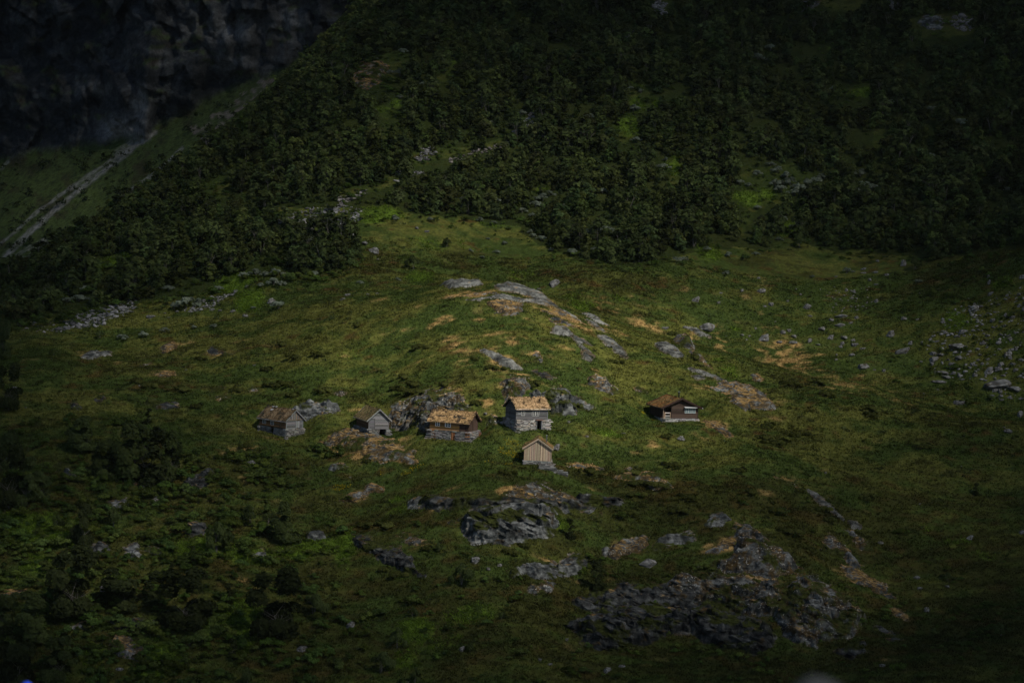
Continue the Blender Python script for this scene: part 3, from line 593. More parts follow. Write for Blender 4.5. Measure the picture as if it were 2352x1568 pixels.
def outcrop(crop, poly, label, h=.6, edge=1.0, kind="slab", crag=.15, lean=0.0, step=0.0, cat="rock outcrop", green=.0, name="rock_outcrop", wob=.5, grow=0.0, cell=None):
    h = h * FLAT_H[kind]
    P = np.array(poly, float)
    W = chit(crop, P[:, 0], P[:, 1])
    x0, y0 = W[:, :2].min(0) - 1.4 - grow; x1, y1 = W[:, :2].max(0) + 1.4 + grow
    res = float(np.clip(max(x1 - x0, (y1 - y0)) / 190, .11, .24))
    x, y = np.meshgrid(np.arange(x0, x1, res), np.arange(y0, y1, res))
    sd = sdist(x, y, W[:, :2])
    if kind != 'slab': wob = max(wob, min(1.3, .14 * min(x1 - x0, y1 - y0)))
    sd = sd + grow + (.45 if kind in ('slab', 'tan') else .15)
    sd = sd + wob * fbm(x / 2.4, y / 1.7, o=3, s=90) + .25 * wob * perlin(x / .5, y / .5, s=91)
    n = fbm(x / 2.6, y / 2.2, o=3, s=92); n2 = fbm(x / .8, y / .8, o=3, s=93)
    if kind in ("cliff", "dark", "rough"): edge = max(edge, .75 * h)
    rise = sst(-.15, edge, sd)
    ins = sd > -.1
    any_ = ins.any(0)
    ytop = np.where(any_, np.where(ins, y, -1e9).max(0), y.max()); ybot = np.where(any_, np.where(ins, y, 1e9).min(0), y.min())
    if kind in ("cliff", "dark", "rough") and any_.any():
        k_ = np.ones(9) / 9
        pt, pb = np.pad(ytop, 4, mode="edge"), np.pad(ybot, 4, mode="edge")
        ytop = np.convolve(pt, k_, "valid"); ybot = np.convolve(pb, k_, "valid")
        dep = np.maximum(ytop - ybot, 1.6)
        tt = np.clip((ytop[None] - y) / dep[None], -.2, 1.2)
        h_ = h + .05 * np.clip(dep - 3, 0, 14)[None]
        rise = rise * sst(-.05, .62, tt) * (1 - .55 * sst(.70, 1.08, tt)) * h_ / h
    hh = h * rise * (1 + .45 * n) + crag * n2 * sst(0, .5, sd) + crag * 1.2 * (np.abs(perlin(x / 1.5, y / 1.1, s=94)) - .3) * rise
    if kind in ('cliff', 'dark', 'rough'):
        big = cell or {'cliff': 3.4, 'dark': 2.6, 'rough': 2.0}[kind]
        hh = hh + .8 * rise * (facets(x, y, big, .36 * min(1.3, h), {'cliff': .34, 'dark': .28, 'rough': .2}[kind], 300 + len(RESIDUE)) + facets(x, y, big * .38, .09, .22, 600 + len(RESIDUE)))
    crack = np.maximum(sst(.88, 1.0, ridge(x / 2.4 + .3 * y, y / 2.0, o=1, s=95)), sst(.90, 1.0, ridge(x / 4.5, y / .9 + .15 * x, o=1, s=88)))
    hh = hh - crack * min(.35, h * .5) * rise
    if step:
        q = hh / step + .5 * fbm(x / 4, y / 4, o=2, s=89); hh = (np.floor(q) + sst(.55, 1.0, q - np.floor(q))) * step * .75 + hh * .25
    if kind in ('cliff', 'dark', 'rough'):
        for _ in range(2):
            p_ = np.pad(hh, 1, mode='edge'); hh = (p_[:-2, 1:-1] + p_[2:, 1:-1] + p_[1:-1, :-2] + p_[1:-1, 2:] + 2 * hh) / 6
    hh = hh - .45 * (1 - sst(-.9, 0, sd))
    z = ground(x, y) + hh
    tl = z + .35 * x + .2 * y
    strat = fbm(x / 2.6, tl / .42, y / 3.0, o=3, s=97)
    yy = y - lean * rise * sst(.0, .8, sd) * (.5 + .9 * np.clip(fbm(x / 2.2, tl / .8, o=3, s=96) + .3, 0, 1)) - (.16 + .35 * lean) * strat * rise
    z = z + (.08 + .16 * lean) * strat * rise
    xx = x + (.06 + .2 * lean) * perlin(y / .8, tl / .5, s=98) * rise
    gy_, gx_ = np.gradient(z, res)
    flat = 1 / np.sqrt(1 + gx_ ** 2 + gy_ ** 2)
    col, n1, m2, m3 = rock_color(x, y, z, kind, sd, flat)
    # dry grass along the edges and in hollows, green mats on flat tops
    rim = sst(.75, .0, sd + .5 * m2 + .2 * m3) * sst(.70, .9, flat)
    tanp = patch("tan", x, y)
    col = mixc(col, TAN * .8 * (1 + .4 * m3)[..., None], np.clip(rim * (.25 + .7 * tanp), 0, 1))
    tn = {"slab": -.14, "rough": .10, "cliff": -.04, "dark": -.15, "tan": .34}[kind]
    if kind in ("rough", "cliff", "dark") and not green: green = .2
    col = mixc(col, TAN * .75 * (1 + .5 * m3)[..., None], sst(.12, .34, fbm(x / 2.3, y / 1.5, o=3, s=99) + tn) * sst(.72, .9, flat) * .9)
    if green:
        gm = sst(.0, .14, fbm(x / 4.2, y / 2.4, o=4, s=100) * 1.1 + green - .22 + .12 * (flat - .7)) * sst(.22, .5, flat)
        col = mixc(col, np.array([.032, .038, .011]) * (1 + .6 * m3)[..., None], gm)
        z = z + gm * (.10 + .12 * m3)
    keep = sd > -.75
    Fq = grid_faces(*x.shape); Fq = Fq[keep.ravel()[Fq].any(1)]
    used = np.unique(Fq); re = np.full(x.size, -1); re[used] = np.arange(len(used))
    V = np.stack([xx, yy, z], -1).reshape(-1, 3)[used]
    c0 = W.mean(0); c0[2] = ground(c0[0], c0[1])
    me = mesh_of(name, V - c0, re[Fq], col.reshape(-1, 3)[used], [ROCKS[kind]], smooth=False)
    o = put(name, me, loc=tuple(c0))
    tag(o, label, cat)
    RESIDUE.append(W[:, :2])
    return o

S_, RG, CL, DK, TN = "slab", "rough", "cliff", "dark", "tan"
OUT = [
 ("MM", [(700,405),(740,385),(800,376),(900,380),(965,400),(900,412),(860,422),(760,418)], "smooth grey whaleback rock left of the knoll's highest slab", dict(h=.7, kind=S_)),
 ("MM", [(1068,405),(1120,398),(1200,405),(1300,435),(1400,490),(1475,550),(1400,540),(1330,520),(1290,480),(1180,455),(1100,440),(1070,425)], "longest smooth grey slab on the crest of the knoll", dict(h=.6, kind=S_)),
 ("MM", [(720,490),(860,470),(1000,450),(1085,455),(1080,465),(950,480),(760,492)], "thin tan-rimmed rock strip just below the crest slab", dict(h=.3, kind=TN)),
 ("MM", [(870,505),(1000,490),(1110,470),(1200,490),(1310,500),(1400,530),(1340,530),(1200,515),(1090,495),(960,505)], "low grey rock band below the long crest slab", dict(h=.35, kind=S_)),
 ("MM", [(1000,520),(1060,515),(1150,520),(1225,540),(1240,575),(1190,600),(1140,605),(1080,580),(1030,545)], "rounded mottled rock with tan grass lying under the crest bands", dict(h=.8, kind=TN, edge=.8)),
 ("MM", [(1360,575),(1450,570),(1530,590),(1600,630),(1650,660),(1600,650),(1500,610),(1400,590)], "dry-grass covered rock strip running down the knoll's right shoulder", dict(h=.3, kind=TN)),
 ("MM", [(1470,558),(1530,575),(1590,610),(1640,655),(1560,605)], "narrow grey rock rib at the lower end of the crest slab", dict(h=.35, kind=S_)),
 ("MM", [(1650,600),(1700,600),(1760,640),(1810,670),(1790,672),(1720,645)], "upper of two thin slanting slabs on the knoll's right shoulder", dict(h=.35, kind=S_)),
 ("MM", [(1670,632),(1740,660),(1800,720),(1760,702),(1700,662)], "lower of two thin slanting slabs on the knoll's right shoulder", dict(h=.35, kind=S_)),
 ("MM", [(1410,620),(1460,618),(1540,645),(1600,685),(1570,692),(1500,668),(1420,645)], "broken grey rock band with lichen in the middle of the knoll's right flank", dict(h=.6, kind=RG, crag=.25)),
 ("MM", [(1445,705),(1480,682),(1530,690),(1570,730),(1560,748),(1500,738),(1450,722)], "oval smooth grey rock hump on the knoll's right flank", dict(h=.8, kind=S_)),
 ("MM", [(1580,742),(1640,760),(1710,810),(1660,792),(1640,802),(1680,840),(1715,875),(1700,915),(1660,900),(1650,850),(1600,782)], "forked grey slab trailing downhill from the oval rock hump", dict(h=.4, kind=S_)),
 ("MM", [(1760,745),(1800,745),(1860,780),(1910,830),(1940,885),(1880,862),(1800,792)], "slanting grey slab in open grass right of the forked slab", dict(h=.5, kind=S_)),
 ("MM", [(960,842),(1020,850),(1100,880),(1170,910),(1235,970),(1180,975),(1110,937),(1030,882)], "curved grey slab above the cabins, half way up the knoll", dict(h=.7, kind=S_)),
 ("MM", [(1300,850),(1340,840),(1380,880),(1385,935),(1350,922),(1310,882)], "small lichen-spotted rock right of the curved slab", dict(h=.8, kind=RG)),
 ("MM", [(1680,1030),(1740,1000),(1800,1020),(1870,1085),(1880,1130),(1830,1132),(1760,1110),(1700,1072)], "jagged pale rock cluster on the slope between the two right cabins", dict(h=1.0, kind=RG, crag=.35, edge=.7)),
 ("MM", [(1990,1080),(2030,1080),(2090,1120),(2080,1137),(2010,1107)], "small low rock in grass above left of the dark brown cabin", dict(h=.4, kind=RG)),
 ("MM", [(1110,1070),(1160,1005),(1290,1010),(1270,1060),(1300,1100),(1240,1170),(1200,1215),(1130,1190)], "steep rock speckled with white lichen directly above the grey cabin's roof", dict(h=1.5, kind=RG, crag=.3, edge=1.0, lean=.3)),
 ("MM", [(1310,987),(1350,975),(1440,1010),(1460,1040),(1380,1032)], "dark rock lip on top of the crag behind the grey cabin", dict(h=.7, kind=DK, crag=.25)),
 ("MM", [(1300,1140),(1400,1110),(1430,1085),(1530,1100),(1620,1160),(1720,1220),(1700,1237),(1600,1262),(1530,1282),(1430,1262),(1420,1210),(1360,1190)], "dark layered crag right behind the grey cabin with white streaks", dict(h=2.0, kind=CL, crag=.45, edge=.9, lean=.7, step=.45)),
 ("MM", [(345,1260),(420,1170),(560,1110),(620,1085),(720,1075),(800,1120),(900,1210),(985,1290),(960,1340),(850,1350),(600,1400),(420,1392),(350,1350)], "broad mossy rock face behind the two middle cabins", dict(h=1.7, kind=RG, crag=.4, edge=1.4, lean=.5, step=.5)),
 ("MM", [(1000,1300),(1060,1285),(1100,1330),(1060,1347),(1005,1342)], "small tilted grey rock between the brown cabin and the grey cabin", dict(h=1.0, kind=RG, edge=.6)),
 ("MM", [(2145,800),(2200,795),(2280,830),(2315,885),(2250,887),(2180,852)], "smooth oval grey rock on the far right end of the knoll", dict(h=.8, kind=S_)),
 ("MR", [(0,745),(50,745),(110,800),(140,860),(230,930),(255,967),(190,937),(120,872),(40,802),(0,792)], "long rock ridge falling towards the green hollow right of the knoll", dict(h=.7, kind=RG, crag=.25)),
 ("MR", [(100,690),(160,700),(240,750),(170,737)], "thin pale slab just below the big boulder beside the hollow", dict(h=.35, kind=S_)),
 ("MR", [(110,965),(170,975),(260,1010),(345,1045),(290,1042),(200,1012)], "upper grey slab strip above the large tan dome rock", dict(h=.5, kind=S_)),
 ("MR", [(120,1015),(180,1010),(215,1030),(150,1042)], "small pale slab left of the large tan dome rock", dict(h=.4, kind=S_)),
 ("MR", [(270,1100),(330,1060),(430,1065),(540,1105),(630,1170),(685,1225),(650,1247),(560,1227),(470,1237),(400,1202),(380,1142)], "large rust and tan dome of rock up right of the dark brown cabin", dict(h=1.1, kind=TN, crag=.15, edge=1.6)),
 ("MR", [(520,1010),(560,1008),(590,1045),(550,1052)], "small rusty rock above the large tan dome", dict(h=.6, kind=TN)),
 ("MR", [(190,1315),(270,1325),(340,1365),(385,1417),(320,1392),(240,1352)], "slanting rock with a tan grass edge at the dark brown cabin's lower right corner", dict(h=.5, kind=TN)),
 ("ML", [(560,870),(610,848),(740,855),(745,875),(620,907),(560,892)], "flat grey slab lying alone in the left part of the meadow", dict(h=.5, kind=S_)),
 ("ML", [(1095,862),(1100,820),(1160,795),(1200,810),(1180,837),(1130,852)], "small pale rock capped with dry grass in the left meadow", dict(h=.7, kind=TN)),
 ("ML", [(1380,840),(1430,815),(1500,830),(1555,870),(1500,887),(1420,872)], "humped brown and grey rock in the upper left meadow", dict(h=.9, kind=RG)),
 ("ML", [(1060,1002),(1110,985),(1170,990),(1170,1012),(1080,1017)], "pale weathered rock tuft in the middle of the left meadow", dict(h=.5, kind=TN)),
 ("ML", [(950,947),(1030,910),(1032,922),(970,948)], "thin rock sliver in heather left of the pale weathered tuft", dict(h=.3, kind=RG)),
 ("ML", [(985,1195),(1020,1170),(1100,1200),(1180,1180),(1200,1232),(1060,1237),(1000,1220)], "dark overhanging rock cleft left of the leftmost cabin", dict(h=1.0, kind=DK, edge=.5, lean=.4, crag=.25)),
 ("ML", [(640,1172),(700,1140),(720,1170),(680,1192)], "dark rock step farther left of the dark cleft", dict(h=.8, kind=DK, edge=.5)),
 ("ML", [(470,1197),(510,1180),(545,1240),(490,1243)], "upright dark rock at the left end of the heather shelf", dict(h=.9, kind=DK, edge=.5)),
 ("ML", [(1390,1122),(1480,1085),(1500,1097),(1430,1127)], "thin grey rock edge in grass above the leftmost cabin", dict(h=.4, kind=RG)),
 ("ML", [(1450,1160),(1530,1130),(1547,1165),(1470,1182)], "mossy grey rock up left of the leftmost cabin", dict(h=.6, kind=RG)),
 ("ML", [(1670,1112),(1700,1085),(1740,1100),(1720,1114)], "small grey rock straight above the leftmost cabin's roof", dict(h=.6, kind=RG)),
 ("ML", [(1960,1242),(2080,1180),(2200,1175),(2280,1220),(2260,1267),(2150,1287),(2040,1295),(1990,1275)], "cracked grey rock wall at the right of the leftmost cabin", dict(h=1.8, kind=CL, crag=.35, edge=.6, lean=.5, step=.5)),
 ("ML", [(2240,1122),(2300,1110),(2330,1140),(2270,1152)], "rusty rock knob above the cracked rock wall", dict(h=.7, kind=RG)),
 ("CA", [(730,650),(830,580),(940,525),(1040,530),(1120,570),(1230,590),(1360,660),(1480,740),(1490,790),(1400,775),(1300,775),(1180,762),(1070,722),(880,652)], "tan grassy rock hump below the second cabin from the left", dict(h=.9, kind=TN, crag=.2, edge=2.0, green=.16)),
 ("CA", [(945,562),(1000,530),(1075,550),(1100,570),(1060,597),(950,602)], "dark lichened rock knob on the upper end of the tan hump", dict(h=1.0, kind=RG)),
 ("CA", [(1270,640),(1310,630),(1325,665),(1290,682)], "upper of the two pale stones on the tan hump's right end", dict(h=.9, kind=RG, edge=.5)),
 ("CA", [(1350,690),(1390,665),(1420,720),(1370,732)], "lower of the two pale stones on the tan hump's right end", dict(h=1.0, kind=RG, edge=.5)),
 ("CA", [(820,832),(880,790),(960,785),(1000,800),(960,837),(870,852)], "single grey rock in grass below the tan hump", dict(h=1.0, kind=CL, edge=.6)),
 ("CA", [(900,1080),(1000,1030),(1090,1010),(1100,985),(1150,955),(1210,980),(1230,1010),(1130,1020),(1060,1050)], "brown mossy rock ridge near the yellow flowers", dict(h=.8, kind=TN)),
 ("CB", [(470,70),(560,75),(625,120),(560,135),(500,110)], "flat dark rock topping the crag above the grey cabin's chimney", dict(h=.6, kind=DK)),
 ("BM", [(1090,300),(1200,240),(1330,195),(1430,215),(1400,242),(1500,272),(1590,312),(1600,347),(1540,372),(1400,352),(1280,330),(1180,322)], "grey and tan rock cap on the brow below the tan shed", dict(h=.7, kind=RG, crag=.2)),
 ("BM", [(1010,352),(1110,340),(1280,335),(1420,365),(1560,378),(1560,420),(1500,412),(1450,442),(1470,462),(1430,570),(1350,592),(1220,622),(1140,642),(1080,622),(920,627),(860,592),(815,482),(860,432),(940,372)], "big bare grey cliff in the centre below the tan shed", dict(h=4.2, kind=CL, crag=.12, edge=.9, lean=1.4, cell=4.6)),
 ("BM", [(475,345),(600,312),(760,315),(940,322),(1090,310),(1300,330),(1560,360),(1650,300),(1780,312),(1910,330),(1905,375),(1700,372),(1560,405),(1300,400),(1000,388),(800,390),(600,398)], "long broken dark ledge running along the brow below the tan shed", dict(h=1.9, kind=DK, crag=.25, edge=.5, lean=1.1, cell=2.4, green=.2)),
 ("BM", [(475,352),(540,310),(600,342),(590,372),(540,397),(480,392)], "leftmost rounded boulder of the row on the brow", dict(h=1.2, kind=CL, edge=.6, lean=.3)),
 ("BM", [(620,332),(660,310),(690,337),(650,372)], "small round rock second from the left in the brow's row", dict(h=1.0, kind=CL, edge=.5, lean=.3)),
 ("BM", [(705,352),(750,315),(765,352),(720,382)], "slim upright rock third from the left in the brow's row", dict(h=1.0, kind=CL, edge=.5, lean=.3)),
 ("BM", [(800,347),(860,315),(930,320),(940,357),(870,372),(790,377)], "wide grey block in the brow's row, next to the big cliff", dict(h=1.2, kind=CL, edge=.5, lean=.4)),
 ("BM", [(1650,292),(1700,290),(1760,312),(1860,322),(1915,357),(1850,372),(1760,352),(1650,342)], "ragged pale ledge with a dark gap under it, right of the big cliff", dict(h=1.2, kind=CL, edge=.45, lean=.6, crag=.3)),
 ("BM", [(1610,422),(1680,385),(1740,382),(1690,424)], "slanting striped slab below the ragged ledge", dict(h=.7, kind=CL, edge=.5)),
 ("BM", [(1720,440),(1770,410),(1785,452),(1720,462)], "small stacked stones right of the striped slab", dict(h=.6, kind=RG, edge=.5)),
 ("BM", [(745,482),(800,470),(830,502),(770,512)], "little grey rock at the left foot of the big cliff", dict(h=.8, kind=RG, edge=.5)),
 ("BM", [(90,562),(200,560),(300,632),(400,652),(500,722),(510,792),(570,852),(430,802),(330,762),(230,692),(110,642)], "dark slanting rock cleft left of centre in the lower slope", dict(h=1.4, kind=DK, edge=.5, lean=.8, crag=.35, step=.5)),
 ("BM", [(350,582),(450,545),(540,592),(600,622),(560,637),(430,607)], "lichen-spotted slab above the dark slanting cleft", dict(h=.8, kind=RG, crag=.2)),
 ("BM", [(1155,822),(1270,780),(1450,730),(1475,747),(1470,852),(1320,867),(1270,832),(1180,867)], "left block of the long split rock in the lower slope", dict(h=1.6, kind=CL, edge=.4, lean=.5, crag=.2)),
 ("BM", [(1482,752),(1560,705),(1640,690),(1680,712),(1670,782),(1560,842),(1482,862)], "right block of the long split rock with slanting stripes", dict(h=1.7, kind=CL, edge=.4, lean=.5, crag=.2)),
 ("BM", [(1280,947),(1320,880),(1430,870),(1480,892),(1440,952),(1360,967)], "layered rock just beneath the long split rock", dict(h=1.0, kind=RG, edge=.5, lean=.3, step=.3)),
 ("BM", [(1775,712),(1800,650),(1830,672),(1820,702)], "narrow grey rock spike left of the rusty rock strip", dict(h=.9, kind=CL, edge=.4)),
 ("BM", [(1830,702),(1900,622),(1980,602),(2080,602),(2050,642),(1950,702),(1860,722)], "rusty grey rock strip on the lower right slope", dict(h=.9, kind=TN, edge=.6)),
 ("BM", [(2110,667),(2160,610),(2250,562),(2352,545),(2410,548),(2400,602),(2260,642),(2180,657)], "smooth bluish grey rock right of the rusty strip", dict(h=1.2, kind=CL, edge=.6)),
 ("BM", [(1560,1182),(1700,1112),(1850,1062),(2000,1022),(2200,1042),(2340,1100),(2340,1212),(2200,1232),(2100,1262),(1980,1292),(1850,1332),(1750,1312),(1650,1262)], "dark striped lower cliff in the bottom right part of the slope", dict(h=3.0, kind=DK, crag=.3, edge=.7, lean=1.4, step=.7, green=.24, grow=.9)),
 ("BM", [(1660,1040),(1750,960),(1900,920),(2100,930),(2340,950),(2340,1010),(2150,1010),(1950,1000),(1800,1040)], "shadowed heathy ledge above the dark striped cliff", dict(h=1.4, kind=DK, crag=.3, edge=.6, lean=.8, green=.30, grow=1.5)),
 ("BR", [(215,502),(290,410),(340,425),(380,472),(330,512),(240,532)], "pale rock knob at the top of the right-hand crag", dict(h=1.2, kind=CL, edge=.6)),
 ("BR", [(410,482),(500,512),(580,562),(680,652),(770,742),(820,800),(740,830),(640,850),(540,830),(480,800),(300,812),(300,762),(440,722),(460,642),(430,562)], "upper lichen-spotted face of the big right-hand crag", dict(h=2.6, kind=RG, crag=.15, edge=1.2, lean=.4, green=.08, cell=4.0, grow=.5)),
 ("BR", [(830,790),(930,862),(1050,942),(1150,1022),(1180,1062),(1230,1120),(1200,1190),(1140,1242),(1040,1252),(960,1202),(920,1302),(840,1292),(760,1220),(700,1080),(760,960),(900,900)], "lower right flank of the big crag with mossy ledges", dict(h=2.6, kind=RG, crag=.25, edge=.9, lean=.9, step=.6, green=.30, grow=1.2)),
 ("BR", [(150,880),(300,820),(480,850),(640,880),(700,960),(640,1080),(480,1060),(330,1000),(200,970),(20,950),(20,872)], "broken middle ledge of the big crag with a white streak", dict(h=2.2, kind=RG, crag=.3, edge=.7, lean=1.0, step=.6, green=.32, grow=1.4)),
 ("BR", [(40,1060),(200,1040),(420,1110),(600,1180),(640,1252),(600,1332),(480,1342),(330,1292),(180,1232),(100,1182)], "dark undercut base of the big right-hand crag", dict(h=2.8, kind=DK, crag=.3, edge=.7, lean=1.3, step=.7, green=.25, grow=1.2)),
 ("BR", [(240,682),(380,590),(402,612),(350,662),(270,692)], "tan grass-covered slab left of the big crag's upper face", dict(h=.5, kind=TN)),
 ("BR", [(670,172),(720,190),(860,250),(800,242),(720,222)], "upper thin rock streak on the right-hand brow", dict(h=.4, kind=RG)),
 ("BR", [(900,272),(960,302),(1050,372),(1135,467),(1080,432),(980,362)], "middle smooth grey rock streak on the right-hand brow", dict(h=.6, kind=S_)),
 ("BR", [(1140,532),(1200,540),(1280,602),(1325,682),(1250,672),(1200,612)], "lower lichened rock rib ending the right-hand streaks", dict(h=.9, kind=RG, crag=.25)),
 ("BR", [(1180,482),(1220,485),(1252,522),(1200,512)], "small grey rock beside the lower rock rib", dict(h=.6, kind=S_)),
 ("BR", [(1030,560),(1080,592),(1180,682),(1270,802),(1200,792),(1080,692),(990,662),(980,642)], "long dark rib with white quartz on the right slope", dict(h=1.0, kind=RG, crag=.3, lean=.3)),
 ("BR", [(1110,772),(1200,800),(1270,832),(1400,912),(1460,982),(1350,952),(1200,872)], "brown lichened rock fading down the right slope", dict(h=.7, kind=TN, crag=.25)),
 ("BR", [(1460,1057),(1520,1070),(1560,1132),(1490,1112)], "small rusty rock low on the right slope", dict(h=.5, kind=TN)),
 ("BR", [(1320,1152),(1400,1190),(1500,1232),(1560,1302),(1450,1272),(1370,1212)], "knobbly dark rock line right of the crag's foot", dict(h=1.0, kind=DK, crag=.35, lean=.4)),
 ("BR", [(1010,1342),(1150,1322),(1270,1280),(1285,1352),(1200,1412),(1100,1372)], "dark angular rock mass beneath the big crag", dict(h=1.4, kind=DK, crag=.4, lean=.6, edge=.5, step=.5)),
 ("BM", [(1530,112),(1600,92),(1700,98),(1770,122),(1700,120),(1600,107)], "thin pale slab in dry grass right of the tan shed's stonework", dict(h=.3, kind=TN)),
 ("BM", [(1850,192),(1950,130),(2050,150),(2150,180),(2245,232),(2200,262),(2100,242),(2000,202)], "brown heathery rock hump with grey streaks right of the tan shed", dict(h=.7, kind=TN, crag=.2, green=.2)),
 ("BL", [(630,407),(700,345),(850,315),(890,372),(750,392)], "flat cracked grey rock on the left below the dark bushes", dict(h=.9, kind=CL, edge=.6)),
 ("BL", [(1010,352),(1050,310),(1075,320),(1050,362)], "small pink-grey rock right of the flat cracked rock", dict(h=.8, kind=CL, edge=.4)),
 ("BL", [(370,122),(420,70),(500,122),(515,202),(430,192)], "grey rocks under the trees at the left edge", dict(h=1.0, kind=CL, edge=.5, lean=.3)),
 ("BL", [(870,190),(960,165),(1040,160),(1035,250),(950,258)], "shaded rock face under the dark tree group", dict(h=1.2, kind=DK, edge=.4, lean=.5)),
 ("BL", [(1220,262),(1280,180),(1400,110),(1460,122),(1400,232),(1290,275)], "dark rock step right of the dark tree group", dict(h=1.3, kind=DK, edge=.4, lean=.5, green=.1)),
 ("BL", [(840,652),(930,610),(950,692),(940,752),(840,712)], "left one of two grey rock faces in the lower left bushes", dict(h=1.3, kind=CL, edge=.4, lean=.5)),
 ("BL", [(970,672),(1020,620),(1072,672),(1060,707)], "right one of two grey rock faces in the lower left bushes", dict(h=1.0, kind=CL, edge=.4, lean=.4)),
 ("BL", [(590,642),(700,600),(740,682),(680,702),(600,692)], "dark rocks under bushes at lower left", dict(h=1.2, kind=DK, edge=.4, lean=.5, green=.1)),
 ("BL", [(0,962),(70,940),(170,935),(100,987),(20,1022)], "reddish rock cut by the photo's left edge", dict(h=.7, kind=TN)),
 ("BL", [(460,1192),(540,1160),(620,1135),(610,1182),(570,1202)], "pale slab under the large dark tree at lower left", dict(h=.7, kind=CL, edge=.4)),
 ("BL", [(730,1142),(850,1120),(1050,1130),(1100,1182),(950,1192),(800,1212)], "shadowed layered rocks between the lower left trees", dict(h=1.0, kind=DK, edge=.5, lean=.4, step=.4)),
 ("BL", [(740,1332),(780,1270),(860,1290),(980,1352),(960,1402),(820,1372)], "reddish brown boulder-like rock near the bottom left", dict(h=1.2, kind=TN, edge=.6)),
 ("BL", [(1260,1292),(1320,1230),(1332,1262),(1280,1312)], "small grey rock near the bottom, right of the reddish one", dict(h=.8, kind=CL, edge=.4)),
 ("BL", [(2060,592),(2090,530),(2180,545),(2172,592),(2100,607)], "stack of pale flat rock layers left of the dark slanting cleft", dict(h=1.2, kind=CL, edge=.4, lean=.5, step=.3)),
 ("BL", [(1700,712),(1740,660),(1790,672),(1762,752)], "small layered rock left of the flat rock stack", dict(h=.9, kind=CL, edge=.4, step=.3)),
 ("BL", [(1200,530),(1290,490),(1390,500),(1400,560),(1290,575)], "dark mossy overhang left of the bright bush", dict(h=1.3, kind=DK, edge=.4, lean=.8, green=.15)),
 ("TM", [(90,480),(130,430),(260,415),(330,440),(280,560),(180,600),(80,560)], "mossy rock clearing high in the wood on the left", dict(h=.6, kind=TN, green=.2)),
 ("TR", [(1650,140),(1700,100),(1800,110),(1790,200),(1690,190)], "grey rock slab high in the dark wood near the top right", dict(h=1.4, kind=CL, edge=.6, lean=.4)),
 ("TR", [(840,30),(900,-10),(980,10),(940,60),(880,80)], "pale rock at the top edge in the dark wood", dict(h=1.2, kind=CL, edge=.5)),
]
for crop, poly, label, kw in OUT:
    outcrop(crop, poly, label, **kw)

# ------------------------------------------------------------------ loose boulders
def icosphere(n):
    import bmesh
    bm = bmesh.new(); bmesh.ops.create_icosphere(bm, subdivisions=n, radius=1)
    V = np.array([v.co[:] for v in bm.verts]); Fc = np.array([[v.index for v in f.verts] for f in bm.faces]); bm.free()
    return V, Fc
def chop(V, r, n, lo=.45, hi=.85):
    V = V.copy()
    for _ in range(n):
        d = r.normal(size=3); d /= np.linalg.norm(d); q = r.uniform(lo, hi)
        e = V @ d - q; V -= np.where(e > 0, e, 0)[:, None] * d
    return V
IV3, IF3 = icosphere(4); IV1, IF1 = icosphere(2)
BOULDERS = []
for k in range(9):
    r_ = np.random.default_rng(100 + k)
    V = chop(IV3, r_, 16)
    V = V * (1 + .05 * fbm(V[:, 0] * 2 + k * 9, V[:, 1] * 2, V[:, 2] * 2, o=3, s=k))[:, None]
    V = V / np.abs(V).max(0)
    n2 = fbm(V[:, 0] * 2.5, V[:, 1] * 2.5 + k * 7, V[:, 2] * 2.5, o=3, s=110); n3 = fbm(V[:, 0] * 8, V[:, 1] * 8, V[:, 2] * 8, o=2, s=111)
    c = mixc(np.broadcast_to(np.array([.07, .073, .07]), V.shape), np.array([.20, .20, .195]), sst(-.4, .4, n2))
    c = mixc(c, LICH * .8, sst(.28, .45, n3 * .7 + .4 * n2) * .7)
    c = mixc(c, MOSS, sst(.15, .4, -n2 + .3 * n3) * .5)
    BOULDERS.append(mesh_of("boulder", V, IF3, c, [M_ROCK], smooth=False))
def boulder(crop, x, y, w, h, label, group=None, tilt=0.0, variant=None, bright=None):
    sc = 1.68 * 1.7415
    u, v = C(crop, x, y + h * .35)
    p = hit(u, v)[0]; m = p[1] / F / sc
    rw, rh = w * m / 2 * 1.08, max(h * m / 2 * 1.15, .1)
    k = int(rng.integers(len(BOULDERS))) if variant is None else variant
    o = put("boulder", BOULDERS[k], loc=(p[0], p[1] + rw * .3, p[2] + rh * .34))
    o.scale = (rw, rw * rng.uniform(.7, 1.0), rh); o.rotation_euler = (rng.uniform(-.12, .12), tilt + rng.uniform(-.15, .15), rng.uniform(-.35, .35))
    tag(o, label, "boulder", group)
    RESIDUE.append(np.array([[p[0] - rw, p[1] - rw * .5], [p[0] + rw, p[1] - rw * .5], [p[0] + rw, p[1] + rw * 1.1], [p[0] - rw, p[1] + rw * 1.1]]))
    return o
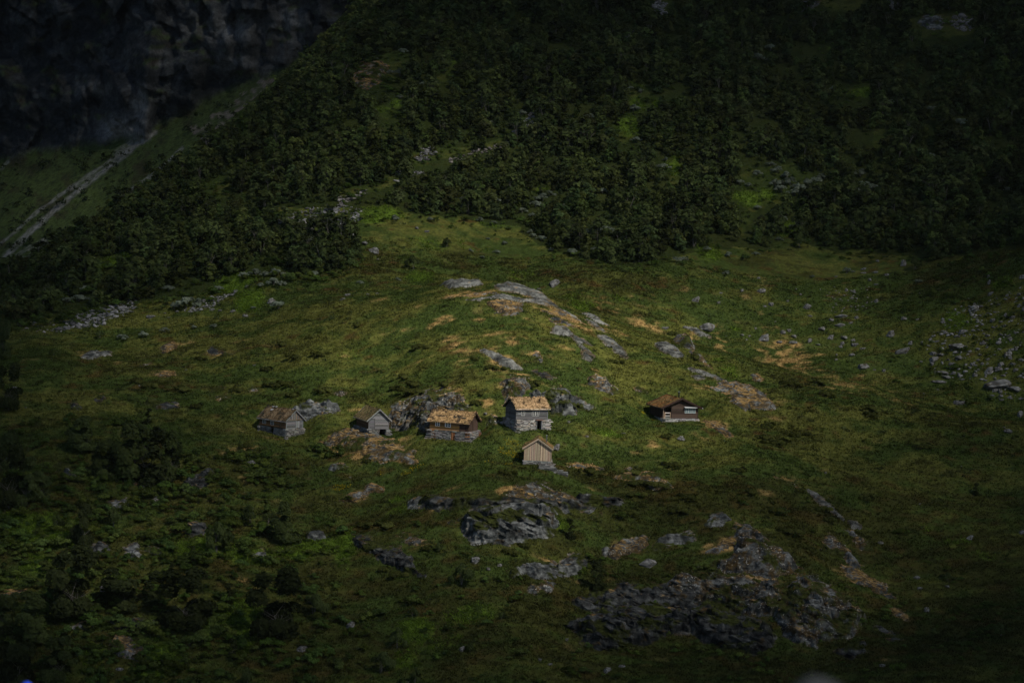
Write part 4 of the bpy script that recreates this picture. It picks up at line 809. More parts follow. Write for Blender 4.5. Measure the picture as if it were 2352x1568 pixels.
NAMED = [
 ("MR",215,680,115,75,"largest pale boulder where the knoll meets the boulder meadow",0),("MR",2150,1065,225,80,"longest flat grey boulder at the lower end of the right-hand boulder field",0),("MR",2300,1100,115,48,"flat boulder touching the right edge beside the longest one",0),
 ("MR",2120,975,65,64,"squarish pale boulder just above the longest flat boulder",0),("MR",1910,810,125,58,"striped grey boulder in the upper part of the right-hand boulder field",0),("MR",1535,845,125,48,"long low boulder lying left of the right-hand boulder field",-.3),
 ("MR",1458,728,60,58,"lone rounded boulder in open grass above the long low one",0),("MR",895,545,48,62,"tilted slab-like boulder in the middle of the boulder meadow",.5),("MR",145,500,74,46,"pale boulder farthest left in the upper boulder meadow",-.3),
 ("MR",590,440,74,38,"slanting pale boulder near the upper edge of the boulder meadow",-.25),("MR",610,755,92,56,"peaked grey boulder on the lower edge of the boulder meadow",0),("MR",1280,948,88,44,"low boulder with a brown cap on the lip of the knoll",0),
 ("MR",2010,560,86,54,"slanting grey boulder on the dark slope at right",-.4),("MR",1920,1190,84,44,"lone pale boulder in the green hollow at right",0),("MR",2325,1270,50,52,"round boulder at the right edge below the boulder field",0),
 ("MR",2240,1380,64,36,"lowest boulder at the right end of the knoll's flank",0),("MR",1545,255,42,58,"upright boulder high up beside a bush under the wood",0),("MR",1130,608,95,36,"wide flat boulder in the centre of the boulder meadow",0),
 ("MM",1450,395,88,54,"pale tilted boulder just behind the crest of the knoll",-.45),("MM",185,122,56,30,"white boulder at the edge of the wood left of the knoll",0),("MM",95,62,66,48,"grey boulder beside the scree at the edge of the wood",-.5),("MM",250,170,84,50,"dark broken boulder below the white one",0),
 ("MM",1475,1487,52,52,"angular pale boulder right behind the tan shed",0),("ML",1820,510,66,42,"rounded pale boulder among bright ferns by the wood",-.3),("ML",1015,613,80,32,"long pale boulder at the lower left edge of the wood",0),("ML",515,625,72,34,"grey boulder on top of the left scree patch",-.2),
 ("BM",930,730,68,62,"small pale three-cornered boulder below the big cliff",0),("BM",2090,750,132,90,"squarish lichened boulder on the lower right slope",0),("BM",1085,770,42,32,"small grey boulder right of the three-cornered one",0),("BM",835,1335,58,34,"pale boulder low in the slope's bottom centre",-.4),
 ("BM",1810,1475,58,44,"grey boulder near the bottom edge right of centre",0),("BM",460,1558,64,26,"boulder cut by the bottom edge left of centre",0),("BM",85,1175,84,50,"dark slanting boulder low left of centre",-.5),("BR",1700,1070,42,46,"grey boulder low on the far right slope",0),
 ("BR",1990,585,44,50,"pointed pale rock pair high on the far right slope",.5),("BL",1690,78,58,24,"white flat boulder on the grass below the leftmost cabin",0),("BL",2030,1330,90,46,"broken grey boulder at the bottom right of the lower left trees",0),("MR",1745,900,82,40,"flat boulder left of the striped one in the boulder field",0),
]
for crop, x, y, w_, h_, lab, t in NAMED:
    boulder(crop, x, y, w_, h_, lab, tilt=t)
MEADOW = [(80,685,40,20),(310,455,40,20),(300,520,30,25),(455,440,30,25),(565,355,30,20),(655,528,40,35),(765,508,25,15),(915,608,40,20),(1060,635,40,25),(1225,620,40,25),(995,695,55,40),(1120,668,80,40),(1190,655,30,20),(735,718,40,35),(775,705,40,30),(810,748,45,30),(710,785,50,20),(805,785,70,15),(910,775,35,35),(970,803,40,12),(1055,752,50,40),(1150,755,55,30),(1205,772,35,20),(1130,790,30,35),(1122,815,30,22),(1220,800,60,30),(1272,828,40,20),(1198,868,45,35),(1093,872,15,25),(1412,975,30,30),(1348,972,25,15),(1088,903,30,15),(1550,627,45,25),(1637,633,30,20),(1590,790,40,30),(1278,293,45,18),(1278,320,45,12),(1355,315,45,22),(1425,332,45,25),(1318,368,30,28),(1360,398,35,15),(1160,435,25,30),(1210,445,30,30),(1195,490,35,18),(1227,495,25,18),(1115,497,20,12),(1360,510,35,35),(1270,545,25,18),(1230,570,25,16),(1300,520,20,16),(460,738,35,20),(505,745,25,14),(485,770,28,12),(550,695,24,14),(680,648,16,12),(350,745,18,14),(610,545,40,14),(1090,345,20,12),(820,430,16,16),(850,465,20,14),(1370,240,30,14),(1650,460,12,10),(545,690,22,10)]
FIELD = [(2115,345,20,30),(2118,385,25,45),(2130,458,40,35),(1975,493,20,14),(2340,345,60,45),(2230,605,25,35),(2280,615,45,30),(2145,635,40,30),(1945,715,60,50),(1795,870,60,25),(1920,890,60,40),(2080,793,45,25),(1670,790,25,30),(1662,917,25,22),(1745,858,45,35),(1800,987,100,25),(1883,990,30,32),(1917,1002,25,25),(2025,1005,40,35),(2010,932,40,35),(2072,928,30,30),(2185,965,65,35),(2195,935,50,35),(2240,860,70,60),(2260,890,30,30),(2265,835,60,25),(2220,675,30,25),(2160,1110,40,35),(2195,1115,35,40),(2140,1145,40,25),(2200,1145,35,25),(2125,1160,40,25),(2260,1155,40,25),(2160,1030,30,25),(1775,1048,120,25),(2330,1165,30,20),(2215,1358,25,15),(1840,1022,70,30),(1940,1035,50,18),(1680,1132,20,12),(2110,740,40,20),(1770,780,30,20),(1825,720,40,30),(1810,650,35,30),(1975,650,25,20),(1720,770,35,20),(2300,970,40,26),(2330,1010,40,30),(2280,930,36,24),(2215,1010,40,22),(2090,1040,30,18),(1960,940,34,24),(1870,930,46,28),(2330,900,40,30),(2300,720,30,20),(2260,760,36,24),(2180,790,30,22),(2240,470,26,20),(2320,465,30,24),(2060,610,22,16),(1870,590,22,16),(2320,540,26,30),(1770,1105,36,14),(2040,905,24,18),(1990,960,26,20),(2250,1060,30,20),(2110,900,30,22),(2300,830,26,40)]
for q in MEADOW: boulder("MR", *q, "small grey boulder in the scattered stones of the upper right meadow", "boulders of the upper right meadow")
for q in FIELD: boulder("MR", *q, "small grey boulder in the dense boulder field at the right edge", "boulders of the right-hand field")
for crop, x, y, w_, h_ in [("MM",60,10,35,40),("MM",535,20,30,25),("MM",600,42,40,22),("MM",770,366,45,20),("MM",1355,428,35,15),("MM",70,467,50,25),("MM",30,502,30,12),("MM",205,463,25,10),("MM",265,458,30,10),("MM",270,230,20,16),("ML",2310,495,40,14),("ML",1650,608,45,25),("ML",1565,577,45,20),("ML",1480,572,30,12),("ML",1135,620,35,10),("ML",1190,578,30,25),("ML",1425,565,45,25),("ML",1110,592,20,12)]:
    boulder(crop, x, y, w_, h_, "small pale stone in the grass along the edge of the wood", "stones along the wood's edge")
for crop, x, y, w_, h_ in [("MM",2335,685,40,20),("MM",2200,690,60,25),("MM",1555,1322,30,22),("MM",1825,1258,28,12),("MM",2308,1432,55,40),("MM",1680,1418,30,15),("MM",1925,1398,35,8),("ML",1710,940,25,10),("ML",935,1080,18,16),("ML",1250,972,22,10),("MM",995,1265,30,24),("BL",1640,283,14,10),("BM",85,182,22,12),("ML",170,1225,30,12),("ML",100,1095,40,40),("CA",480,595,36,22)]:
    boulder(crop, x, y, w_, h_, "small stone lying in the grass of the cabins' knoll", "stones on the knoll")
for crop, x, y, w_, h_ in [("BM",1015,795,30,25),("BM",1362,1405,30,30),("BM",1425,1437,40,18),("BM",1915,1448,55,22),("BR",1020,150,18,25),("BR",1650,925,45,20),("BR",1635,850,50,35),("BR",1930,108,20,12),("BR",1395,1440,50,25),("BL",1948,655,12,12),("BL",2090,990,40,24),("BL",1410,1220,50,30),("BL",800,1465,60,30),("BL",1490,970,40,24),("BL",690,930,40,60),("BR",1840,915,40,26),("BR",2340,550,60,30),("BM",660,1320,24,14),("BM",140,1330,24,14),("BM",1540,1270,30,30),("BR",1650,360,20,14),("BR",1390,620,50,24)]:
    boulder(crop, x, y, w_, h_, "small stone in the heath of the dark lower slope", "stones on the lower slope")

# ------------------------------------------------------------------ scree: loose stones nobody could count, one object per patch
def scree(name, crop, poly, n, smin, smax, warm=0.0):
    P = np.array(poly, float); W = chit(crop, P[:, 0], P[:, 1])[:, :2]
    lo, hi = W.min(0), W.max(0); pts = []
    while len(pts) < n:
        q = rng.uniform(lo, hi, (4 * n, 2)); ok = sdist(q[:, 0], q[:, 1], W) + 1.2 * fbm(q[:, 0] / 2.5, q[:, 1] / 2.5, o=2, s=120) > 0
        pts += list(q[ok])
    pts = np.array(pts[:n]); bases = [chop(IV1, np.random.default_rng(200 + k), 9) for k in range(6)]
    Vs, Fs, Cs = [], [], []
    for i, (x, y) in enumerate(pts):
        s = smin + (smax - smin) * rng.random() ** 2.5
        a = rng.uniform(0, 6.28); c, d = math.cos(a), math.sin(a)
        V = bases[i % 6] * [s, s * rng.uniform(.6, 1), s * rng.uniform(.4, .8)]
        V = V @ np.array([[c, d, 0], [-d, c, 0], [0, 0, 1]]).T
        V[:, 2] += V[:, 0] * rng.uniform(-.4, .4)
        Vs.append(V + [x, y, ground(x, y) + s * .18]); Fs.append(IF1 + i * len(IV1))
        g = rng.uniform(.06, .24); Cs.append(np.tile(np.array([g * (1 + .2 * warm), g, g * (1 - .1 * warm)]), (len(V), 1)))
    me = mesh_of(name, np.vstack(Vs), np.vstack(Fs), np.vstack(Cs), [M_ROCK])
    tag(put(name, me), kind="stuff")
scree("scree", "TL", [(1840,1500),(1980,1420),(2150,1390),(2300,1370),(2420,1400),(2440,1480),(2300,1540),(2100,1560),(1900,1530)], 420, .18, .85)
scree("scree", "ML", [(470,640),(520,600),(680,560),(900,500),(930,540),(860,600),(760,630),(700,670),(520,700),(400,720),(340,720)], 420, .18, .8)
scree("scree", "ML", [(1190,585),(1330,530),(1500,470),(1620,420),(1600,450),(1430,560),(1300,590)], 160, .15, .6)
scree("scree", "TM", [(1340,745),(1280,780),(1180,860),(1180,900),(1240,900),(1320,850),(1340,790)], 180, .25, .9)
scree("scree", "TM", [(1180,930),(1080,980),(950,1000),(760,1060),(740,1110),(880,1050),(1100,1000),(1190,950)], 160, .2, .7, .5)
scree("scree", "TM", [(520,1040),(640,980),(690,1020),(620,1080),(540,1090)], 120, .2, .8)
scree("scree", "TM", [(360,1180),(420,1110),(430,1200),(380,1220),(560,1150),(600,1170),(520,1190)], 90, .2, .7)
scree("scree", "TM", [(0,1330),(180,1280),(210,1300),(80,1360),(0,1400)], 90, .2, .8, .3)
scree("scree", "TM", [(2100,20),(2160,0),(2230,20),(2200,90),(2120,100)], 110, .3, 1.0)
scree("scree", "TM", [(1930,250),(1960,210),(2020,200),(1990,240),(1950,280)], 50, .25, .8)
scree("scree", "TR", [(1850,150),(1920,100),(2030,150),(1990,210),(1900,200)], 110, .3, 1.0, .2)
scree("scree", "TR", [(1380,0),(1520,0),(1540,40),(1500,80),(1420,40)], 90, .3, .9)
scree("scree", "ML", [(100,660),(300,600),(420,650),(340,720),(200,740)], 60, .15, .5, .4)
scree("scree", "MR", [(1700,760),(1800,600),(2000,520),(2352,420),(2420,700),(2420,1180),(2200,1180),(2050,1080),(1750,1010),(1680,880)], 520, .12, .62)
scree("scree", "MR", [(980,420),(1300,400),(1420,520),(1250,600),(1050,580)], 90, .1, .35, .3)
# ------------------------------------------------------------------ the cabins
GREYW = np.array([.145, .148, .152]); BROWNW = np.array([.10, .062, .034]); DARKW = np.array([.052, .034, .026]); ORANGEW = np.array([.27, .135, .045]); TANW = np.array([.42, .33, .24])
def wall_frame(side, L, W):
    """origin and direction of a wall seen from outside: s runs left to right along it, outward normal"""
    return {"front": ((-L / 2, -W / 2), (1, 0), (0, -1)), "right": ((L / 2, -W / 2), (0, 1), (1, 0)), "back": ((L / 2, W / 2), (-1, 0), (0, 1)), "left": ((-L / 2, W / 2), (0, -1), (-1, 0))}[side]
def wbox(mb, fr, s0, s1, t0, t1, z0, z1, c, j=0.0):
    (ox, oy), (dx, dy), (nx, ny) = fr
    P = []
    for z in (z0, z1):
        for s, t in ((s0, t1), (s1, t1), (s1, t0), (s0, t0)):
            P.append([ox + dx * s + nx * t, oy + dy * s + ny * t, z])
    P = np.array(P)
    if j: P = P + rng.uniform(-j, j, P.shape)
    mb.hexa(P, c)
def pick(c, v=.42):
    return np.clip(np.asarray(c) * rng.uniform(1 - v, 1 + v) * rng.uniform(.94, 1.06, 3), .005, .7)
def boards(mb, fr, s0, s1, z0, ztop, c, ph=.2, holes=(), vertical=False, thick=.06, c2=None):
    """boards or logs over a wall piece; ztop is a height or a function of s (gables)"""
    zt = ztop if callable(ztop) else (lambda s: ztop)
    def colr(): return pick(c2 if c2 is not None and rng.random() < .3 else c)
    if vertical:
        s = s0
        while s < s1 - .01:
            e = min(s + ph * rng.uniform(.8, 1.2), s1); m = (s + e) / 2
            segs = [(z0, min(zt(s + .01), zt(e - .01)))]
            for a, b, p, q in holes:
                if a < m < b: segs = [x for y0, y1 in segs for x in ((y0, min(y1, p)), (max(y0, q), y1)) if x[1] - x[0] > .03]
            for y0, y1 in segs: wbox(mb, fr, s + .008, e - .008, -.05, thick + rng.uniform(-.012, .012), y0, y1 + .02, colr())
            s = e
    else:
        z = z0; top = max(zt(s) for s in np.linspace(s0, s1, 41))
        while z < top - .02:
            e = min(z + ph * rng.uniform(.9, 1.1), top)
            ss = [s for s in np.linspace(s0, s1, 161) if zt(s) >= (z + e) / 2]
            if ss:
                segs = [(ss[0], ss[-1])]
                for a, b, p, q in holes:
                    if p < (z + e) / 2 < q: segs = [x for y0, y1 in segs for x in ((y0, min(y1, a)), (max(y0, b), y1)) if x[1] - x[0] > .03]
                for y0, y1 in segs:
                    wbox(mb, fr, y0, y1, -.08, thick + rng.uniform(-.025, .02), z + .012, e - .012, colr())
            z = e
def window(root, fr, s0, s1, z0, z1, c=(.62, .64, .64), cols=2, rows=2, bar=.07, glass=(.012, .016, .02), t=.09):
    mb = MB()
    for z in (z0, z1 - bar): wbox(mb, fr, s0, s1, t - .05, t + .03, z, z + bar, c)
    for k in range(cols + 1):
        s = s0 + (s1 - s0 - bar) * k / cols; wbox(mb, fr, s, s + bar, t - .05, t + .027, z0 + bar, z1 - bar, c)
    for k in range(1, rows):
        z = z0 + (z1 - z0) * k / rows; wbox(mb, fr, s0 + bar, s1 - bar, t - .05, t + .018, z - bar * .35, z + bar * .35, c)
    o = mb.build("window", [M_PAINT], root)
    g = MB(); wbox(g, fr, s0 + .01, s1 - .01, t - .045, t - .03, z0 + .01, z1 - .01, glass); g.build("pane", [M_GLASS], o)
    return o
def stonework(root, L, W, depth, batter=.25, holes=None, sides=("front", "left", "right", "back"), c=(.20, .20, .20), size=.55, ext=.1, rust=False, name="stone_base"):
    """dry stone walls from the timber's foot down into the ground"""
    mb = MB(); holes = holes or {}
    for sd_ in sides:
        fr = wall_frame(sd_, L, W); n = L if sd_ in ("front", "back") else W
        z = 0.0
        while z > -depth:
            hgt = rng.uniform(.11, .24); zb = z - hgt; off = batter * (-z / depth) + ext
            s = -off - rng.uniform(0, .2)
            while s < n + off:
                w_ = size * rng.uniform(.4, 1.6); e = s + w_; m = (s + e) / 2
                cut = False; s_, e_ = s, e
                for a, b, p, q in holes.get(sd_, ()):
                    if p < (z + zb) / 2 < q and e_ > a and s_ < b:
                        if s_ < a - .1: e_ = a
                        elif e_ > b + .1: s_ = b
                        else: cut = True
                if not cut:
                    g = rng.uniform(.45, 1.8); cc = np.array(c) * g * rng.uniform(.95, 1.05, 3)
                    if rng.random() < .12: cc = np.array(c) * [1.5, 1.35, 1.2]
                    if rust and m < 1.2 and rng.random() < .5: cc = np.array([.16, .075, .03]) * g
                    wbox(mb, fr, s_ + .03, e_ - .03, -.45, off + rng.uniform(-.07, .09), zb + .03, z - .01, np.clip(cc, .03, .55), j=.028)
                s = e
            z = zb
    return mb.build(name, [M_STONE], root)
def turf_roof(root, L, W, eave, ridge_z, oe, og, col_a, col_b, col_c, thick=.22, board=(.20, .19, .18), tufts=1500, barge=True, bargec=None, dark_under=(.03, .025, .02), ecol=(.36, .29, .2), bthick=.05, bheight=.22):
    """two turf slabs on boards; oe, og: overhang at eaves and gables"""
    sl = (ridge_z - eave) / (W / 2); mb = MB(); n = 26; m = 11
    for sg in (-1, 1):
        q = np.linspace(0, 1, m); p = np.linspace(-L / 2 - og, L / 2 + og, n)
        P, Q = np.meshgrid(p, q)
        yy = sg * (W / 2 + oe) * (1 - Q); zz = eave - sl * oe + Q * (ridge_z - eave + sl * oe)
        b = thick * (.9 + .9 * fbm(P / .9 + 7 * sg, Q * W / 1.6 + L, o=3, s=130)) + .03 * perlin(P / .3, Q * 8, s=131)
        b[0] *= .75
        sag = -.10 * np.cos(P / (L / 2 + og) * np.pi / 2) * (.4 + .6 * Q)
        top = np.stack([P, yy, zz + b + sag], -1).reshape(-1, 3); bot = np.stack([P, yy, zz], -1).reshape(-1, 3)
        n1 = 1.5 * fbm(P / .8 + 3 * sg, Q * 2.5 + L, o=3, s=132); n2 = fbm(P / .35, Q * 9, o=2, s=133)
        c = mixc(mixc(np.broadcast_to(np.array(col_a), P.shape + (3,)), col_b, sst(-.05, .35, n1 + .4 * n2)), col_c, sst(.1, .4, -n1 + .5 * n2)).reshape(-1, 3)
        Fq = grid_faces(m, n); Fq = Fq if sg < 0 else Fq[:, ::-1]
        mb.quads(top, Fq, c)
        rim = np.concatenate([np.arange(n), np.arange(1, m) * n + n - 1, (m - 1) * n + np.arange(n - 2, -1, -1), np.arange(m - 2, 0, -1) * n])
        V = np.vstack([top[rim], bot[rim]]); k = len(rim)
        mb.quads(V, [[i, i + k, (i + 1) % k + k, (i + 1) % k] for i in range(k)], np.vstack([c[rim] * .8, c[rim] * .5]))
        # blades standing on the turf
        for _ in range(tufts // 2):
            i = rng.integers(len(top)); a = top[i] + [rng.uniform(-.2, .2), rng.uniform(-.15, .15), -.03]
            w_ = rng.uniform(.05, .12); hgt = rng.uniform(.08, .30); d = rng.uniform(-.12, .12, 2)
            mb.quads([[a[0] - w_, a[1], a[2]], [a[0] + w_, a[1], a[2]], [a[0] + d[0], a[1] + d[1], a[2] + hgt], [a[0] + d[0], a[1] + d[1], a[2] + hgt]], [[0, 1, 2, 2]], c[i] * rng.uniform(.45, 1.6))
    roof = mb.build("roof", [M_TURF], root)
    ub = MB()
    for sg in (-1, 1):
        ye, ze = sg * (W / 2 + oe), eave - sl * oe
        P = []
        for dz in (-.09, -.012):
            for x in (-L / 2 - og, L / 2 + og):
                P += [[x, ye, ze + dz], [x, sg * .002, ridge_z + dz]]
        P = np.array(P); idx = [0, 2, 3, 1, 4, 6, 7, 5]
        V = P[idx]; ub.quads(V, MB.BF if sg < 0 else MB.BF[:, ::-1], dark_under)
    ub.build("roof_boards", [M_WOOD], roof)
    eb = MB()
    for sg in (-1, 1):
        ye, ze = sg * (W / 2 + oe), eave - sl * oe
        x = -L / 2 - og
        while x < L / 2 + og - .05:
            e = min(x + rng.uniform(.8, 1.8), L / 2 + og)
            y0, y1 = sorted((ye, ye + sg * .07)); eb.box(x, e - .02, y0, y1, ze - .06, ze + .10 + rng.uniform(-.02, .02), pick(ecol, .3)); x = e
    eb.build("eave_board", [M_WOOD], roof)
    if barge:
        bc = bargec if bargec is not None else board
        for gx_, sx in ((-L / 2 - og, -1), (L / 2 + og, 1)):
            bm_ = MB()
            for sg in (-1, 1):
                ye, ze = sg * (W / 2 + oe + .05), eave - sl * (oe + .05)
                x0, x1 = sorted((gx_ + sx * .003, gx_ + sx * bthick)); V = []
                for dz in (-.10, bheight - .08):
                    V += [[x0, ye, ze + dz], [x1, ye, ze + dz], [x1, 0, ridge_z + dz + .02], [x0, 0, ridge_z + dz + .02]]
                V = np.array(V); bm_.quads(V, MB.BF if sg < 0 else MB.BF[:, ::-1], pick(bc, .1))
                x2, x3 = sorted((gx_ + sx * bthick, gx_ + sx * (bthick + .03))); V = []
                for dz in (bheight - .20, bheight - .05):
                    V += [[x2, ye, ze + dz], [x3, ye, ze + dz], [x3, 0, ridge_z + dz + .02], [x2, 0, ridge_z + dz + .02]]
                bm_.quads(np.array(V), MB.BF if sg < 0 else MB.BF[:, ::-1], pick(bc, .1) * 1.15)
            bm_.build("bargeboard", [M_WOOD], roof)
    return roof
def cabin(k, name, label, L, W, yaw, corner):
    """yaw: direction of the local front (-y) turned to the viewer's right, in degrees; corner: which local corner stands at the surveyed point"""
    p = CORNER[k]; a = R(yaw); lx, ly = {"fr": (L / 2, -W / 2), "fl": (-L / 2, -W / 2)}[corner]
    ca, sa = math.cos(a), math.sin(a)
    x = p[0] - (lx * ca - ly * sa); y = p[1] - (lx * sa + ly * ca)
    return thing(name, label, "cabin", (x, y, p[2]), a, "old timber cabins with turf roofs")
def gable_top(W, eave, ridge_z):
    return lambda s: eave + (ridge_z - eave) * (1 - abs(s - W / 2) / (W / 2)) - .06
def floor_and_core(root, L, W, depth, eave):
    mb = MB(); mb.box(-L / 2 + .25, L / 2 - .25, -W / 2 + .25, W / 2 - .25, -.14, -.02, (.05, .04, .03))
    mb.box(-L / 2 + .2, L / 2 - .2, W / 2 - .35, W / 2 - .2, -depth, -.15, (.03, .03, .03)); mb.build("floor", [M_WOOD], root)
def pipe(root, x, y, z0, z1, r, cap=True, c=(.02, .02, .022), capc=None):
    mb = MB(); mb.tube((x, y, z0), (x, y, z1), r, r, c, 10)
    o = mb.build("stove_pipe", [M_METAL], root)
    if cap:
        m2 = MB(); m2.tube((x, y, z1 + .10), (x, y, z1 + .16), r * 1.9, r * .5, capc or (.5, .52, .53), 10); m2.tube((x, y, z1), (x, y, z1 + .10), r * .35, r * .35, c, 6); m2.build("pipe_cap", [M_METAL], o)
    return o

# --- leftmost cabin: log side to the left, grey gable with a door to the right
L, W, ev, rz = 6.9, 4.0, 1.62, 3.2
c1 = cabin(1, "log_cabin", "leftmost cabin, brown log side, grey gable, shaggy turf roof with white stones", L, W, -43, "fr")
fr = wall_frame("front", L, W); gr = wall_frame("right", L, W)
floor_and_core(c1, L, W, 2.0, ev)
mb = MB(); h1 = [(.75, 1.65, .42, 1.12), (2.85, 3.75, .38, 1.08)]
boards(mb, fr, -.15, L * .77, 0, ev, BROWNW, .21, h1, c2=ORANGEW * .7); mb.build("log_wall", [M_WOOD], c1)
mb = MB(); boards(mb, fr, L * .77 + .1, L, 0, ev, BROWNW * 1.25, .17); wbox(mb, fr, L * .77, L * .77 + .1, 0, .10, 0, ev, pick(BROWNW * .6)); mb.build("board_wall", [M_WOOD], c1)
mb = MB(); boards(mb, gr, .08, W - .08, 0, ev, GREYW, .2, [(2.35, 3.3, -.1, ev)]); 
for s in (-.02, W - .12, 2.25): wbox(mb, gr, s, s + .13, 0, .10, 0, ev, pick(GREYW * 1.3, .1))
mb.build("gable_wall", [M_WOOD], c1)
mb = MB(); boards(mb, gr, .0, W, ev - .02, gable_top(W, ev, rz), GREYW * .95, .2, vertical=True, thick=.14, c2=(.17, .13, .10)); wbox(mb, gr, 0, W, .05, .17, ev - .10, ev - .02, pick((.2, .15, .1))); mb.build("gable_boarding", [M_WOOD], c1)
mb = MB(); boards(mb, gr, 2.4, 3.25, .1, 1.3, GREYW * 1.25, .22, vertical=True, thick=.01); d = mb.build("door", [M_WOOD], c1)
mb = MB(); lf = wall_frame("left", L, W); bk = wall_frame("back", L, W)
boards(mb, lf, 0, W, 0, gable_top(W, ev, rz), BROWNW, .21); boards(mb, bk, 0, L, 0, ev, BROWNW, .21); mb.build("rear_wall", [M_WOOD], c1)
for a, b, q, e in h1: window(c1, fr, a, b, q, e, (.42, .43, .42), 2, 2, .06)
stonework(c1, L, W, 2.4, .2, {"front": [(2.75, 3.75, -2.5, -.05)]}, c=(.15, .148, .14))
turf_roof(c1, L, W, ev, rz, .45, .35, (.12, .075, .035), (.20, .145, .085), (.05, .045, .03), thick=.26, bargec=GREYW * 1.15, ecol=(.34, .30, .26))
CABIN1 = c1
# --- second cabin: grey gable front, dark long side
L, W, ev, rz = 6.6, 3.75, 1.75, 3.4
c2 = cabin(2, "boarded_cabin", "second cabin from the left, grey boarded gable with a door above a dark cellar gap", L, W, 22 - 90, "fr")
# the local right gable faces the viewer
fr = wall_frame("front", L, W); gr = wall_frame("right", L, W)
floor_and_core(c2, L, W, 2.0, ev)
mb = MB(); hd = [(.22, 1.15, -.1, 1.82)]
boards(mb, gr, .05, W - .05, 0, gable_top(W, ev, rz), GREYW, .155, hd, c2=GREYW * 1.3); 
for s in (-.02, W - .1): wbox(mb, gr, s, s + .12, 0, .09, 0, ev, pick(GREYW * .9, .1))
mb.build("gable_wall", [M_WOOD], c2)
mb = MB(); boards(mb, gr, .27, 1.1, .02, 1.78, GREYW * .85, .16, thick=.02); d = mb.build("door", [M_WOOD], c2)
mb = MB()
for a, b, z0, z1 in ((.18, .27, 0, 1.85), (1.1, 1.19, 0, 1.85), (.27, 1.1, 1.78, 1.85)): wbox(mb, gr, a, b, 0, .10, z0, z1, pick(GREYW * .8, .1))
mb.build("door_frame", [M_WOOD], d)
mb = MB(); boards(mb, fr, 0, L, 0, ev, BROWNW * .7, .21); mb.build("log_wall", [M_WOOD], c2)
mb = MB(); boards(mb, wall_frame("left", L, W), 0, W, 0, gable_top(W, ev, rz), BROWNW, .21); boards(mb, wall_frame("back", L, W), 0, L, 0, ev, BROWNW, .21); mb.build("rear_wall", [M_WOOD], c2)
mb = MB(); wbox(mb, fr, -.1, L * .85, .02, .22, -.25, -.02, pick(GREYW * 1.2)); mb.build("sill_log", [M_WOOD], c2)
stonework(c2, L, W, 2.4, .15, {"right": [(2.05, 3.2, -2.5, -.0)]}, c=(.14, .142, .138))
turf_roof(c2, L, W, ev, rz, .42, .4, (.26, .18, .085), (.15, .13, .05), (.07, .07, .028), bargec=GREYW * 1.5, board=GREYW)
# --- third cabin: golden-brown logs, white windows, tan turf, high stone base with a door
L, W, ev, rz = 7.1, 4.3, 1.72, 3.15
c3 = cabin(3, "log_cabin", "golden brown log cabin with white windows and a reddish cellar door, middle of the row", L, W, -20, "fr")
fr = wall_frame("front", L, W); gr = wall_frame("right", L, W)
floor_and_core(c3, L, W, 2.4, ev)
h3 = [(.95, 1.75, .62, 1.45), (2.75, 3.8, .58, 1.42)]
mb = MB(); boards(mb, fr, -.1, L * .76, 0, ev, BROWNW * 1.3 + ORANGEW * .25, .2, h3, c2=ORANGEW * 1.25); mb.build("log_wall", [M_WOOD], c3)
mb = MB(); boards(mb, fr, L * .76 + .02, L, -.05, ev, DARKW * 1.1, .17, vertical=True, thick=.09); mb.build("board_wall", [M_WOOD], c3)
mb = MB(); boards(mb, gr, 0, W, -.05, gable_top(W, ev, rz), DARKW, .17, [(2.45, 3.4, -.1, 1.75)], vertical=True); mb.build("gable_wall", [M_WOOD], c3)
mb = MB(); boards(mb, gr, 2.5, 3.35, 0, 1.72, DARKW * 1.3, .2, vertical=True, thick=.02); 
for s in (2.43, 3.35): wbox(mb, gr, s, s + .08, 0, .10, 0, 1.78, pick(DARKW * 1.9))
mb.build("door", [M_WOOD], c3)
mb = MB(); boards(mb, wall_frame("left", L, W), 0, W, 0, gable_top(W, ev, rz), BROWNW, .21); boards(mb, wall_frame("back", L, W), 0, L, 0, ev, BROWNW, .21); mb.build("rear_wall", [M_WOOD], c3)
window(c3, fr, .95, 1.75, .62, 1.45, (.78, .79, .80), 2, 2, .09); window(c3, fr, 2.75, 3.8, .58, 1.42, (.78, .79, .80), 2, 2, .11)
stonework(c3, L, W, 2.6, .35, {"front": [(4.0, 4.75, -2.7, -.1)]}, c=(.14, .138, .135), rust=True, ext=.35)
mb = MB(); boards(mb, fr, 4.02, 4.73, -2.3, -.12, (.20, .085, .04), .18, vertical=True, thick=.28); mb.build("cellar_door", [M_WOOD], c3)
rf = turf_roof(c3, L, W, ev, rz, .45, .45, (.40, .26, .125), (.24, .155, .07), (.07, .05, .03), bargec=DARKW * .8, ecol=(.34, .22, .12))
mb = MB()
for x0, x1, yq in ((-3.0, -1.1, -1.45), (.1, 2.9, -1.55)):
    z = rz - (rz - ev) / (W / 2) * abs(yq) + .24
    for _ in range(9):
        a = rng.uniform(x0, x1 - .3); mb.box(a, a + rng.uniform(.3, .7), yq - .06, yq + .05, z - .1, z + .05, (.05, .055, .05), .02)
mb.build("roof_tarp_strip", [M_WOOD], rf)  # dark boards standing in for strips of black tarp
